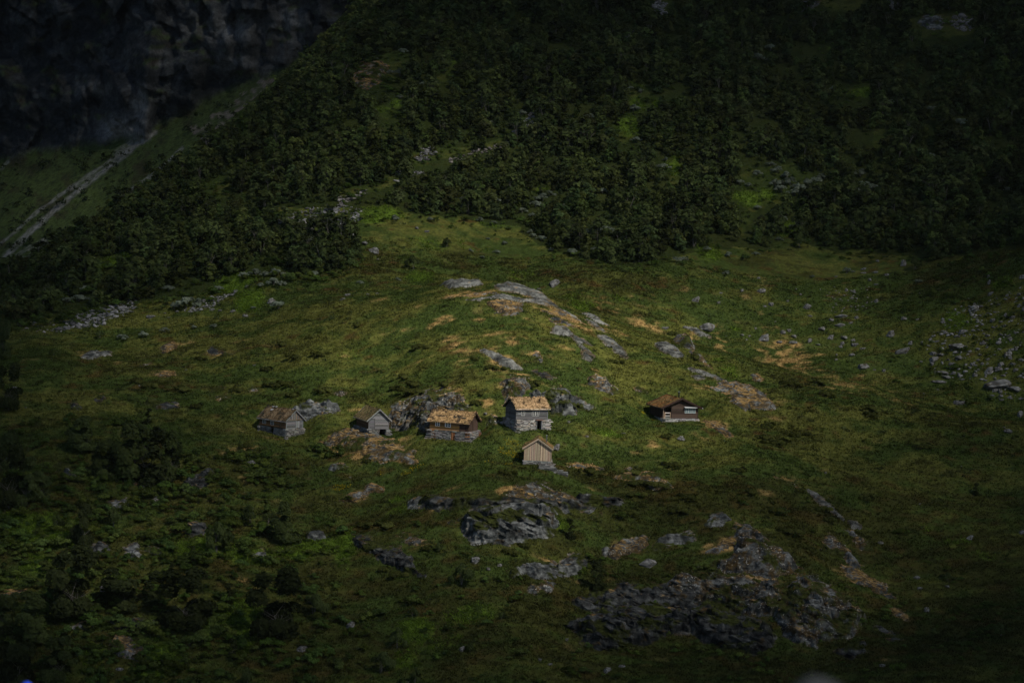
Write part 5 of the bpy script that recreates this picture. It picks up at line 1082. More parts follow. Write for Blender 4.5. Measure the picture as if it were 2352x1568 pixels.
# --- fourth cabin: grey logs over a tall pale stone base
L, W, ev, rz = 5.9, 4.6, 2.05, 3.5
c4 = cabin(4, "log_cabin", "grey log cabin on a tall pale stone base with dark doorway, under the crag", L, W, 25, "fl")
fr = wall_frame("front", L, W); lf = wall_frame("left", L, W)
floor_and_core(c4, L, W, 2.4, ev)
h4 = [(.78, 1.46, .68, 1.46), (2.83, 4.18, .64, 1.42)]
mb = MB(); boards(mb, fr, .1, L - .1, 0, ev, GREYW * .62, .185, h4, c2=GREYW * 1.1); wbox(mb, fr, L - .12, L + .02, 0, .1, 0, ev, pick(GREYW * 1.1)); mb.build("log_wall", [M_WOOD], c4)
mb = MB()
for q in range(9): wbox(mb, fr, -.22, .14, -.1, .1, q * .21 + .02, q * .21 + .19, pick(GREYW * .8))
mb.build("log_corner", [M_WOOD], c4)
mb = MB(); boards(mb, lf, 0, W, 0, gable_top(W, ev, rz), GREYW * .6, .21); 
for q in range(9): wbox(mb, lf, W * .36, W * .36 + .16, .0, .2, q * .21 + .02, q * .21 + .17, pick(GREYW * .9))
mb.build("gable_wall", [M_WOOD], c4)
mb = MB(); boards(mb, wall_frame("right", L, W), 0, W, 0, gable_top(W, ev, rz), GREYW * .7, .21); boards(mb, wall_frame("back", L, W), 0, L, 0, ev, GREYW * .7, .21); mb.build("rear_wall", [M_WOOD], c4)
window(c4, fr, .78, 1.46, .68, 1.46, (.46, .47, .45), 2, 2, .055); window(c4, fr, 2.83, 3.49, .64, 1.42, (.46, .47, .45), 2, 2, .055); window(c4, fr, 3.52, 4.18, .64, 1.42, (.46, .47, .45), 2, 2, .055)
stonework(c4, L, W, 2.7, .55, {"front": [(3.72, 4.62, -2.8, -.12)]}, c=(.20, .195, .185), size=.6, ext=.15)
mb = MB()
for s in (3.64, 4.62): wbox(mb, fr, s, s + .1, .1, .42, -2.0, -.12, pick(GREYW * 1.2))
wbox(mb, fr, 3.55, 4.85, .1, .45, -.12, .02, pick((.16, .10, .07))); mb.build("door_frame", [M_WOOD], c4)
turf_roof(c4, L, W, ev, rz, .4, .35, (.36, .24, .13), (.20, .135, .07), (.08, .055, .03), bargec=(.07, .07, .05), ecol=(.48, .40, .30))
pipe(c4, 2.0, -.9, rz - .8, rz + .1, .11, cap=False)
# --- dark brown cabin at the right: low gable front with a porch
L, W, ev, rz = 6.4, 6.6, 2.05, 3.5
c5 = cabin(5, "board_cabin", "dark brown cabin standing alone at right, low gable with porch and three-part window", L, W, 18 - 90, "fr")
gr = wall_frame("right", L, W); fr = wall_frame("front", L, W)
floor_and_core(c5, L, W, 1.2, ev)
RED = np.array([.054, .038, .030])
mb = MB(); boards(mb, gr, 1.55, W, 0, gable_top(W, ev, rz), RED, .13, [(4.05, 6.15, .95, 1.95)], thick=.05, c2=RED * 1.35); 
for s in (1.5, W - .1): wbox(mb, gr, s, s + .12, 0, .09, 0, ev + .2, pick(RED * .8))
mb.build("gable_wall", [M_WOOD], c5)
mb = MB(); boards(mb, gr, 0, 1.5, 2.0, gable_top(W, ev, rz), DARKW * .6, .13); boards(mb, ((L / 2 - 1.3, -W / 2), (0, 1), (1, 0)), 0, 1.5, 0, ev, DARKW * .6, .17, vertical=True); mb.build("porch_wall", [M_WOOD], c5)
mb = MB(); wbox(mb, gr, -.02, .10, -.12, .04, -.2, 2.05, pick((.24, .19, .14))); mb.build("porch_post", [M_WOOD], c5)
mb = MB()
for z in (.42, .92): wbox(mb, gr, .32, 1.38, -.02, .05, z, z + .13, pick((.5, .47, .44)))
for s in (.26, 1.3): wbox(mb, gr, s, s + .1, -.06, .09, 0, 1.1, pick((.36, .26, .18)))
wbox(mb, gr, .2, 1.45, -.5, .05, .02, .22, pick((.32, .31, .31))); mb.build("porch_railing", [M_WOOD], c5)
mb = MB(); boards(mb, fr, 0, L - 1.3, 0, ev, DARKW * .7, .15, vertical=True); mb.build("side_wall", [M_WOOD], c5)
mb = MB(); boards(mb, wall_frame("left", L, W), 0, W, 0, gable_top(W, ev, rz), DARKW, .2); boards(mb, wall_frame("back", L, W), 0, L, 0, ev, DARKW, .2); mb.build("rear_wall", [M_WOOD], c5)
for q in range(3): window(c5, gr, 4.08 + q * .7, 4.73 + q * .7, .98, 1.9, (.48, .52, .52), 2, 3, .05, (.06, .13, .14), t=.07)
mb = MB(); (ox, oy), _, _ = gr
mb.quads(np.array([[ox + .07, oy + 3.9, 2.02], [ox + .55, oy + 3.9, 1.95], [ox + .55, oy + 6.3, 1.95], [ox + .07, oy + 6.3, 2.02], [ox + .07, oy + 3.9, 2.14], [ox + .55, oy + 3.9, 2.07], [ox + .55, oy + 6.3, 2.07], [ox + .07, oy + 6.3, 2.14]]), MB.BF, (.45, .46, .47)); mb.build("window_awning", [M_PAINT], c5)
stonework(c5, L, W, 1.3, .1, {}, c=(.24, .24, .235), size=.6)
rf = turf_roof(c5, L, W, ev, rz, .55, .6, (.19, .085, .026), (.14, .10, .04), (.06, .045, .02), bargec=DARKW * .75, ecol=(.12, .09, .06), bheight=.3, tufts=900)
mb = MB(); mb.box(L / 2 - 1.0, L / 2 + .6, W / 2 + .62, W / 2 + .74, 1.86, 1.98, (.6, .61, .62)); mb.build("gutter", [M_PAINT], rf)
pipe(c5, 1.2, .35, rz - .1, rz + 1.0, .13, cap=True, c=(.03, .035, .04), capc=(.45, .47, .5))
# --- tan shed at the front
L, W, ev, rz = 4.2, 4.5, 2.15, 3.62
c6 = cabin(6, "boarded_shed", "small tan upright-boarded shed with grassy roof, lowest, in front of the grey cabin", L, W, -2 - 90, "fr")
gr = wall_frame("right", L, W); fr = wall_frame("front", L, W)
floor_and_core(c6, L, W, 1.0, ev)
mb = MB(); boards(mb, gr, .1, W - .1, .02, gable_top(W, ev, rz), TANW, .15, vertical=True, thick=.06, c2=TANW * .62)
for s in (-.04, W - .14): wbox(mb, gr, s, s + .17, 0, .10, 0, ev, pick(TANW * .75))
mb.build("gable_wall", [M_WOOD], c6)
mb = MB(); boards(mb, fr, 0, L, 0, ev, TANW * .5, .2, vertical=True); boards(mb, wall_frame("back", L, W), 0, L, 0, ev, TANW * .5, .2, vertical=True); boards(mb, wall_frame("left", L, W), 0, W, 0, gable_top(W, ev, rz), TANW * .6, .2, vertical=True); mb.build("side_wall", [M_WOOD], c6)
stonework(c6, L, W, 1.6, .15, {}, c=(.15, .15, .145), size=.6)
turf_roof(c6, L, W, ev, rz, .3, .3, (.17, .12, .045), (.10, .095, .035), (.20, .11, .05), thick=.34, bargec=TANW * .8, board=TANW, tufts=1100, bheight=.26)
pipe(c6, -.9, 1.35, rz - .8, rz + .35, .10, cap=True, c=(.2, .21, .22), capc=(.7, .72, .74))

# --- stonework and bits around the cabins
t = thing("stone_terrace", "dry stone terrace of big dark slabs below the tan shed's front", "stone wall", tuple(chit("CB", 580, 845)[0]))
mb = MB()
for row in range(7):
    z = -.35 + row * .24; s = -1.9 + row * .05 + rng.uniform(-.1, .1); end = 3.0 - row * .62
    while s < end:
        e = s + rng.uniform(.35, 1.2); g = rng.uniform(.5, 1.8)
        mb.box(s, e - .04, -.35 + row * .05 + rng.uniform(-.10, .10), .75 - row * .03, z - .24, z - .02 - rng.uniform(0, .04), np.array([.105, .108, .105]) * g, .045); s = e
mb.box(-1.8, 3.2, -.2, .6, -1.6, -.6, (.07, .07, .07), .05)
mb.build("slab_courses", [M_STONE], t)
p = chit("CA", 1078, 560)[0]
mb = MB(); mb.box(-.09, .09, -.09, .09, -.6, 1.15, (.10, .085, .07), .02); o = mb.build("wooden_post", [M_WOOD], None, tuple(p + [-.5, 0, .3])); o.rotation_euler = (.05, .04, .3)
tag(o, "short weathered post at the left foot of the second cabin", "post")
def roof_pt(root, L, W, ev, rz, x, y):
    z = rz - (rz - ev) / (W / 2) * abs(y) + .30
    return root.matrix_world @ Vector((x, y, z))
bpy.context.view_layer.update()
for x, y, s, lab in ((-1.75, -.75, .30, "largest white stone lying on the leftmost cabin's turf roof"), (-2.1, -.10, .24, "white flat stone left on the leftmost cabin's roof ridge"), (-1.3, -.06, .22, "white flat stone right on the leftmost cabin's roof ridge"), (3.1, -.1, .24, "grey stone at the gable end of the leftmost cabin's roof ridge")):
    o = put("roof_stone", BOULDERS[4], loc=tuple(roof_pt(CABIN1, 6.9, 4.0, 1.62, 3.2, x, y)))
    me = o.data.copy(); o.data = me; a = me.color_attributes["Col"]; n = len(a.data)
    c4 = np.ones((n, 4), np.float32); c4[:, :3] = .62 if "white" in lab else .3; a.data.foreach_set("color", c4.ravel())
    o.scale = (s * 1.3, s, s * .45); o.rotation_euler = (.25, 0, -.75); tag(o, lab, "stone")
# ------------------------------------------------------------------ plants
def leafy(centres, radii, n, size, cols, seed, flat=.0, tri=True, updraft=.25):
    """leaf faces spread through clumps (centre, radius); colour differs per clump and leaf"""
    r = np.random.default_rng(seed); centres = np.asarray(centres, float); radii = np.asarray(radii, float)
    if radii.ndim == 1: radii = np.stack([radii] * 3, 1)
    wgt = radii[:, 0] * radii[:, 2]; k = r.choice(len(centres), n, p=wgt / wgt.sum())
    d = r.normal(size=(n, 3)); d /= np.linalg.norm(d, axis=1)[:, None]; d[:, 2] = np.where(d[:, 2] < -.35, -d[:, 2], d[:, 2])
    rad = r.uniform(.45, 1.05, n) ** .6
    P = centres[k] + d * radii[k] * rad[:, None]
    cen = centres.mean(0); out_ = P - cen; out_ /= np.linalg.norm(out_, axis=1)[:, None] + 1e-6
    nrm = d * .7 + out_ * .7 + r.normal(size=(n, 3)) * .45 + [0, 0, updraft]; nrm /= np.linalg.norm(nrm, axis=1)[:, None]
    a = np.cross(nrm, r.normal(size=(n, 3))); a /= np.linalg.norm(a, axis=1)[:, None]; b = np.cross(nrm, a)
    s = size * r.uniform(.6, 1.4, n)[:, None]
    V = np.stack([P - a * s * .5 - b * s * .4, P + a * s * .5 - b * s * .4, P + b * s * .75], 1).reshape(-1, 3)
    Fc = np.arange(3 * n).reshape(n, 3)
    cl = np.asarray(cols, float); ck = r.uniform(0, 1, len(centres))[k] * .6 + r.uniform(0, 1, n) * .4
    c = cl[0] * (1 - ck)[:, None] + cl[1] * ck[:, None]; c = c * r.uniform(.75, 1.25, n)[:, None]
    return V, Fc, np.repeat(c, 3, 0)
BIRCH = [(.034, .050, .018), (.070, .092, .030)]; DARKB = [(.022, .030, .012), (.042, .052, .019)]; WILLOW = [(.11, .14, .10), (.21, .24, .18)]; JUN = [(.036, .046, .013), (.075, .082, .022)]; LIME = [(.05, .085, .016), (.10, .14, .024)]
def crown_shape(kind, seed):
    r = np.random.default_rng(seed); cs, rs = [], []
    if kind == "birch":          # several leaning stems, rounded broken crown, unit height 1
        for q_ in range(r.integers(17, 22)):
            z = r.uniform(.04, .16) if q_ < 6 else r.uniform(.1, .88); w_ = .34 * math.sqrt(max(.05, 1 - ((z - .40) / .60) ** 2))
            a = r.uniform(0, 6.28); q = r.uniform(.25, 1) * w_
            cs.append([q * math.cos(a), q * math.sin(a), z]); s = r.uniform(.10, .19); rs.append([s, s, s * r.uniform(.75, 1.1)])
    elif kind == "tall":
        for q_ in range(18):
            z = r.uniform(.03, .12) if q_ < 4 else r.uniform(.08, .95); w_ = .20 * (1.05 - z) ** .6 + .02; a = r.uniform(0, 6.28); q = r.uniform(.1, 1) * w_
            cs.append([q * math.cos(a), q * math.sin(a), z]); s = r.uniform(.06, .12); rs.append([s, s, s * 1.2])
    elif kind == "dome":         # willow scrub
        for _ in range(r.integers(9, 15)):
            a = r.uniform(0, 6.28); q = r.uniform(0, .48) ; cs.append([q * math.cos(a) * 1.3, q * math.sin(a), .16 + .35 * (1 - (q / .5) ** 2) * r.uniform(.4, 1)]); s = r.uniform(.10, .2); rs.append([s * 1.15, s, s * .65])
    else:                        # low spreading mat
        for _ in range(r.integers(12, 18)):
            a = r.uniform(0, 6.28); q = r.uniform(0, .5); cs.append([q * math.cos(a), q * math.sin(a), .08 + .10 * r.random()]); s = r.uniform(.09, .16); rs.append([s, s, s * .5])
    return np.array(cs), np.array(rs)
def stems(seed, n, h, r0_, c=(.13, .12, .105)):
    r = np.random.default_rng(seed); mb = MB()
    for _ in range(n):
        a = r.uniform(0, 6.28); p = np.array([.03 * math.cos(a), .03 * math.sin(a), -.06]); d = np.array([r.uniform(-.22, .22), r.uniform(-.22, .22), 1.0])
        q = p + d * h * .5; e = q + (d + r.uniform(-.2, .2, 3) * [1, 1, 0]) * h * .45
        mb.tube(p, q, r0_, r0_ * .7, c, 6, False); mb.tube(q, e, r0_ * .7, r0_ * .2, c, 6, False)
        for _ in range(3):
            t = r.uniform(.3, .9); b = q + (e - q) * t; f = b + np.array([r.uniform(-.22, .22), r.uniform(-.22, .22), r.uniform(.05, .2)]); mb.tube(b, f, r0_ * .35, r0_ * .1, c, 5, False)
    return mb
def proto(kind, seed, n, size, cols, trunk=None):
    cs, rs = crown_shape(kind, seed)
    V, Fc, c = leafy(cs, rs, n, size, cols, seed + 500)
    me = mesh_of("crown", V, Fc, c, [M_LEAF])
    tm = None
    if trunk:
        o = stems(seed + 900, *trunk).build("trunk", [M_BARK]); tm = o.data; bpy.data.objects.remove(o)
    return me, tm, (V, Fc, c)
FOREST = [proto("birch", 10 + k, 340, .115, BIRCH if k % 4 else DARKB, (3, .8, .011)) for k in range(8)]
BIG = [proto("birch", 40 + k, 5200, .045, DARKB if k % 2 else BIRCH, (4, .42, .008)) for k in range(4)]
TALL = [proto("tall", 60 + k, 1500, .055, DARKB, (1, .6, .007)) for k in range(3)]
WIL = [proto("dome", 80 + k, 520, .085, WILLOW, (5, .45, .012)) for k in range(5)]
BUSH = [proto("dome", 100 + k, 1600, .055, BIRCH, (5, .45, .012)) for k in range(3)]
JUNI = [proto("mat", 120 + k, 1500, .06, JUN) for k in range(5)]
def plant(name, pro, loc, size, label, cat, group, wide=1.0, trunk_name="trunk", crown_name="crown", trunk=True):
    me, tm, _ = pro
    r_ = thing(name, label, cat, loc, rng.uniform(0, 6.28), group); r_.scale = (size * wide, size * wide, size)
    put(crown_name, me, r_)
    if tm is not None and trunk: put(trunk_name, tm, r_)
    return r_
# pale willow scrub along the wood and in its clearings: (crop, x, y, width)
WILLOWS = [("ML",1250,540,190),("ML",1170,555,110),("ML",1340,525,100),("ML",1640,345,100),("ML",1720,325,110),("ML",1780,335,90),("ML",1850,330,110),("ML",1840,390,120),("ML",1890,400,90),("ML",1940,345,70),("ML",2110,335,90),("ML",1750,410,80),("ML",1660,420,50),("ML",2090,100,80),("ML",2120,140,70),("ML",1470,440,110),("ML",450,510,90),("ML",530,500,110),("ML",600,510,90),("ML",580,440,110),("ML",1130,430,90),("ML",1870,550,130),("ML",1440,685,70),("ML",1300,690,60),("ML",1110,710,80),("ML",960,745,100),("ML",820,760,90),("ML",1700,560,50),
 ("MM",1300,50,60),("MM",1310,75,70),("MM",1370,95,80),("MM",1120,125,60),("MM",1570,190,110),("MM",1440,170,60),("MM",1730,170,80),("MM",1690,60,110),("MM",1800,40,120),("MM",1850,60,90),("MM",1070,185,60),("MM",970,220,50),("MM",400,370,60),("MM",150,390,60),("MM",890,175,50),("MM",2290,240,90),("MM",1780,40,60),("MM",1010,95,40),
 ("TM",1380,1340,120),("TM",1330,1380,110),("TM",1420,1310,90),("TM",1240,1420,80),("TM",1520,1400,90),("TM",1310,1450,70),("TM",960,1480,70),("TM",1050,1500,60),("TM",620,1480,70),("TM",380,1470,80),("TM",850,1340,60),("TM",970,1360,70),("TM",1080,1350,70),("TM",1710,1205,70),("TM",1780,1290,90),("TM",2190,1130,110),("TM",2210,1080,70),("TM",1600,840,80),("TM",1690,790,90),("TM",2010,945,90),("TM",1990,740,110),("TM",1960,600,80),("TM",1800,610,80),("TM",420,500,110),("TM",350,490,70),("TM",440,350,80),("TM",270,400,40),("TM",570,570,60),("TM",420,660,70),("TM",720,480,60),("TM",1240,770,90),("TM",2040,620,70),("TM",1030,830,60),
 ("TR",560,1170,90),("TR",650,1110,80),("TR",700,1150,100),("TR",760,1190,110),("TR",680,1240,120),("TR",780,1230,120),("TR",830,1270,130),("TR",900,1240,120),("TR",960,1220,100),("TR",990,1190,80),("TR",720,1280,120),("TR",810,1300,110),("TR",960,1280,70),("TR",1250,1170,110),("TR",1280,1250,110),("TR",1340,1270,100),("TR",1240,1280,70),("TR",440,1230,80),("TR",500,1250,70),("TR",560,1400,70),("TR",680,1420,70),("TR",740,1480,80),("TR",800,1530,70),("TR",1460,700,90),("TR",1280,750,60),("TR",1720,1050,80),("TR",1730,740,90),("TR",1930,830,110),("TR",1900,900,90),("TR",650,330,110),("TR",560,400,120),("TR",2240,1280,80),("TR",1070,600,60),
 ("MR",220,170,80),("MR",370,210,90),("MR",70,235,70),("MR",355,325,60),("MR",700,100,60),("MR",930,350,50),("MR",1160,315,90),("MR",550,195,60),("MR",1640,385,70)]
_wu = np.array([[*C(c_, x_, y_), w_ / (1.68 * 1.7415)] for c_, x_, y_, w_ in WILLOWS], float)
def tree_ok(x, y):
    r = in_wood(x, y) & (patch('fern', x, y) < .42) & (fbm(x / 12, y / 9, o=3, s=158) < .30)
    u, v = project(np.stack([x, y, ground(x, y)], -1))
    for dv in (12, 24, 34):
        for p in OPEN: r &= ~inside(u, v - dv, p)
    for a, b, w_ in _wu: r &= ~((np.abs(u - a) < w_ * .4 + 3) & (v > b - 10) & (v < b + 27))
    return r
# the wood: places on the slope spaced about three metres apart
def spaced(n_try, lo, hi, dist, ok, seed):
    r = np.random.default_rng(seed); q = r.uniform(lo, hi, (n_try, 2)); q = q[ok(q[:, 0], q[:, 1])]
    cell = {}; keep = []
    for i, (x, y) in enumerate(q):
        a, b = int(x // dist), int(y // dist); good = True
        for da in (-1, 0, 1):
            for db in (-1, 0, 1):
                for j in cell.get((a + da, b + db), ()):
                    if (q[j, 0] - x) ** 2 + (q[j, 1] - y) ** 2 < dist * dist: good = False; break
        if good: cell.setdefault((a, b), []).append(i); keep.append(i)
    return q[keep]
TP = spaced(110000, (-190, 505), (190, 768), 1.75, tree_ok, 3)
TS = np.clip(rng.lognormal(1.08, .40, len(TP)), 1.3, 6.2) * (1 + .16 * fbm(TP[:, 0] / 14, TP[:, 1] / 14, o=2, s=140))
TZ = ground(TP[:, 0], TP[:, 1])
tu, tv = project(np.stack([TP[:, 0], TP[:, 1], TZ + TS * .6], -1))
# thin out by clumping; keep small trees at the edges
inframe = (tu > -20) & (tu < 2372) & (tv > -30) & (tv < 1568)
hu = hit(np.clip(tu, 0, 2352), tv)
vis = inframe & (hu[:, 1] > TP[:, 1] - 6)
score = np.where(vis, TS / TP[:, 1], 0)
ind = np.argsort(-score)[:215]
labs = {0: ("dark green birch among others along the wood's lower left edge", "birches along the wood's left edge"), 1: ("dark green birch among others along the wood's lower middle edge", "birches along the wood's middle edge"), 2: ("dark green birch among others in the wood's lower right part", "birches in the wood's lower right part"), 3: ("dark birch among many up in the wooded slope", "birches up in the wooded slope")}
for i in ind:
    k = 3 if tv[i] < 330 else (0 if tu[i] < 850 else 1 if tu[i] < 1500 else 2)
    plant("birch_tree", FOREST[i % 8], (TP[i, 0], TP[i, 1], TZ[i] - .1), TS[i], labs[k][0], "tree", labs[k][1], wide=rng.uniform(.85, 1.2))
def merged(name, protos, P, Z, S, wide, mat, kind="stuff", seed=0):
    r = np.random.default_rng(seed); Vs, Fs, Cs = [], [], []; n0 = 0; hue = fbm(P[:, 0] / 13, P[:, 1] / 13, o=3, s=141)
    for i in range(len(P)):
        V, Fc, c = protos[i % len(protos)][2]; a = r.uniform(0, 6.28); ca, sa = math.cos(a), math.sin(a)
        W_ = V * [S[i] * wide[i], S[i] * wide[i], S[i]]
        W_ = np.stack([W_[:, 0] * ca - W_[:, 1] * sa + P[i, 0], W_[:, 0] * sa + W_[:, 1] * ca + P[i, 1], W_[:, 2] + Z[i]], 1)
        Vs.append(W_.astype(np.float32)); Fs.append(Fc + n0); n0 += len(V); Cs.append((c * r.uniform(.6, 1.25) * (1 + .5 * hue[i]) * [r.uniform(.85, 1.15), 1, r.uniform(.8, 1.15)]).astype(np.float32))
    me = mesh_of(name, np.vstack(Vs), np.vstack(Fs), np.vstack(Cs), [mat])
    return tag(put(name, me), kind=kind)
rest = np.setdiff1d(np.arange(len(TP)), ind)
print("trees", len(TP), "stuff", len(rest))
merged("birch_forest", FOREST, TP[rest], TZ[rest] - .1, TS[rest], rng.uniform(.85, 1.25, len(rest)), M_LEAF, seed=5)

for crop, x, y, wd in WILLOWS:
    u, v = C(crop, x, y + wd * .12); p = hit(u, v)[0]; m = p[1] / F / (1.68 * 1.7415)
    zone = ("at the left foot of the wood", "left") if (crop == "ML") else ("on the grassy edge behind the knoll", "knoll") if crop == "MM" else ("in the clearings of the middle wood", "middle") if crop == "TM" else ("in the clearings of the right-hand wood", "right") if crop == "TR" else ("above the boulder meadow", "meadow")
    plant("willow_bush", WIL[int(rng.integers(5))], (p[0], p[1], p[2] - .05), wd * m * .82, f"pale grey-green willow bush {zone[0]}", "bush", f"willow bushes {zone[0]}", wide=1.0, trunk_name="stem")

# trees and bushes one can tell apart on the lower slope: (crop, x, base y, width, height, protos, label)
SINGLE = [("BL",60,395,200,380,BIG,"tall dark tree standing at the left edge, half cut off"),("BL",175,385,170,300,BIG,"dark tree right beside the one at the left edge"),("BL",270,340,130,190,BIG,"smaller dark tree in front of the left edge pair"),("BL",40,150,190,260,BIG,"dark birch up at the left edge above the tall one"),
 ("ML",60,1250,150,280,BIG,"dark tree at the left edge beside the meadow"),("ML",20,900,110,260,BIG,"dark birch at the left edge below the scree"),("ML",570,1512,210,200,BIG,"round dark birch at the far left of the dark tree group"),
 ("BL",720,190,180,230,BIG,"bushy dark tree on the left of the dark tree group"),("BL",880,190,230,340,BIG,"large dark tree in the middle of the dark tree group"),("BL",1030,240,200,380,TALL,"dark pointed tree in the dark tree group"),("BL",1130,215,190,330,BIG,"dark tree at the right end of the dark tree group"),("BL",960,60,200,220,BIG,"dark tree behind the middle of the dark tree group"),
 ("ML",995,1340,60,110,TALL,"small pointed juniper alone above the dark tree group"),("BL",1450,690,250,230,BUSH,"bright green round bush beside a mossy overhang"),("BL",1680,490,170,150,BUSH,"green bush in the middle of the lower left slope"),("BL",1915,620,170,240,BIG,"dark tree beside the stack of flat rock layers"),
 ("BL",500,1130,310,430,BIG,"largest dark tree in the lower left corner area"),("BL",820,1060,250,270,BIG,"round dark tree right of the largest one at lower left"),("BL",1025,1030,120,220,TALL,"slender dark conifer among the lower left trees"),("BL",1240,1210,320,370,BIG,"broad dark tree right of the slender conifer"),("BL",1865,1270,310,420,BIG,"big round dark tree standing alone at lower left centre"),
 ("BL",1530,1050,95,160,TALL,"small dark young tree left of the big lone one"),("BL",2110,1120,230,200,BUSH,"dark bush right of the big lone tree"),("BL",560,650,140,260,BIG,"dark tree above the grey rock faces at lower left"),("BL",390,1550,230,270,BIG,"dark tree near the bottom left corner"),("BL",110,1600,270,420,BIG,"dark tree filling the bottom left corner"),("BL",210,1290,250,300,BIG,"dark tree above the one in the bottom left corner"),
 ("BL",40,1230,180,260,BIG,"dark tree cut by the left edge near the corner"),("BL",1560,1400,70,140,TALL,"small dark sapling near the bottom, left of centre"),("BL",1660,1590,140,150,BUSH,"dark bush cut by the bottom edge, left of centre"),("BL",1150,835,45,90,TALL,"tiny pointed juniper above the broad dark tree"),("BL",380,540,110,120,BUSH,"dark bush among the bright ferns at left"),("BL",760,520,170,160,BUSH,"dark bush over the shaded rocks at lower left"),("BL",1800,500,140,110,BUSH,"dark low bush between two rock stacks"),
 ("BM",830,910,210,170,BUSH,"dark broad bush below the big cliff"),("BM",500,1130,100,100,BUSH,"small dark bush low left of centre"),("BM",1100,1145,80,80,BUSH,"small dark bush low in the centre"),("BM",400,1340,160,170,BUSH,"dark bush near the bottom left of centre"),("BM",1745,960,120,230,TALL,"thin young birch in front of the dark ledge"),("BM",1560,600,70,140,TALL,"thin sapling right of the big cliff"),("BM",890,1360,80,80,BUSH,"small dark bush by a pale boulder near the bottom"),("BM",290,1500,210,190,BUSH,"dark bush at the bottom left of centre"),("BM",520,1570,110,130,BUSH,"dark bush cut by the bottom edge"),("BM",680,680,80,80,BUSH,"small bush right of the lichen-spotted slab"),
 ("MM",510,300,130,120,BUSH,"round dark bush alone in the grass behind the knoll"),("MM",735,150,90,75,BUSH,"small dark bush in the grass under the wood"),("MR",840,150,120,120,BUSH,"dark bush at the wood's foot above the boulder meadow"),("MR",1620,300,130,110,BUSH,"dark bush beside the upright boulder"),("BR",2030,300,60,80,TALL,"small dark sapling on the far right slope"),("BR",2200,1250,170,120,BUSH,"dark bush low on the far right slope"),("BR",1750,1240,100,70,BUSH,"small dark bush left of the one on the far right slope"),("BR",1840,880,140,70,BUSH,"low dark bush on the right slope"),("ML",670,760,90,70,BUSH,"small dark bush at the lower edge of the left scree"),("ML",360,880,70,70,BUSH,"small dark bush right of the flat grey slab's left end")]
for crop, x, y, wd, ht, pr, lab in SINGLE:
    u, v = C(crop, x, y); p = hit(u, v)[0]; m = p[1] / F / (1.68 * 1.7415)
    h = ht * m * (1.22 if pr is BIG and crop in ('BL', 'ML') else 1); wd = wd * (1.22 if pr is BIG else 1.1); natural = {id(BIG): .78, id(TALL): .48, id(BUSH): 1.55}[id(pr)]
    if pr is BUSH: h = h / .62
    plant("juniper_tree" if "juniper" in lab else "conifer_tree" if "conifer" in lab else "bush" if pr is BUSH else "birch_tree" if pr is BIG else "young_tree", pr[int(rng.integers(len(pr)))], (p[0], p[1] + .2, p[2] - .15), h, lab, "bush" if pr is BUSH else "tree", "bushes and trees of the lower slope", wide=wd * m / (h * natural), trunk_name="stem" if pr is BUSH else "trunk")

# low juniper mats
MATS = [("MM",555,830,190),("MM",930,905,90),("MM",1310,1090,130),("MM",510,1130,300),("MM",930,1205,130),("MM",1080,975,130),("MM",700,1080,150),("MM",420,830,90),("MM",300,985,80),("MM",2250,740,120),("MM",1880,930,120),("MM",120,680,120),("MM",430,1030,160),
 ("CA",230,720,180),("CA",540,270,170),("CA",750,240,150),("CA",1450,180,260),("CA",1350,215,200),("CA",1990,250,130),("CA",1960,330,120),("CA",530,830,150),("CA",400,190,260),("CA",1000,690,110),("CA",1120,780,110),("CA",130,850,160),("CA",340,900,120),
 ("CB",470,170,150),("CB",1510,590,150),("CB",1200,870,300),("CB",2290,520,130),("CB",2250,600,180),("CB",2080,860,200),("CB",1550,820,220),("CB",120,50,150),("CB",1300,960,330),("CB",260,880,180),
 ("BM",1680,150,180),("BM",2150,250,240),("BM",2000,310,200),("BM",1980,430,220),("BM",2280,420,180),("BM",300,510,320),("BM",180,520,160),("BM",1170,700,160),("BM",1260,650,120),("BM",400,850,200),("BM",320,810,130),("BM",610,670,130),("BM",870,700,90),
 ("MR",800,1080,220),("MR",950,1060,250),("MR",1040,1150,160),("MR",700,1470,300),("MR",820,1420,250),("MR",640,1360,150),("MR",1330,1290,150),("MR",130,900,130),("MR",1700,1500,200),("MR",1300,1240,180),("BR",860,280,130),("BR",1000,410,180),("BR",1060,480,160),("BR",700,420,220),("BR",800,560,250),("BR",500,290,180),("BR",100,330,200),("BR",60,420,180),("BR",1300,340,160),("BR",830,920,140),("BR",540,890,130),("BR",1380,130,90),
 ("ML",1880,810,150),("ML",2080,760,90),("ML",2000,900,200),("ML",2160,880,180),("ML",1800,980,130),("ML",1930,1080,200),("ML",1350,910,110),("ML",1200,1110,260),("ML",1000,1090,160),("ML",1580,1120,130),("ML",2180,1120,170),("ML",900,1060,200),("ML",1330,1230,140),("ML",1650,1500,160),("BL",1350,110,140),("BL",1470,350,160),("BL",1600,400,150),("BL",1900,120,140),("BL",1250,160,130)]
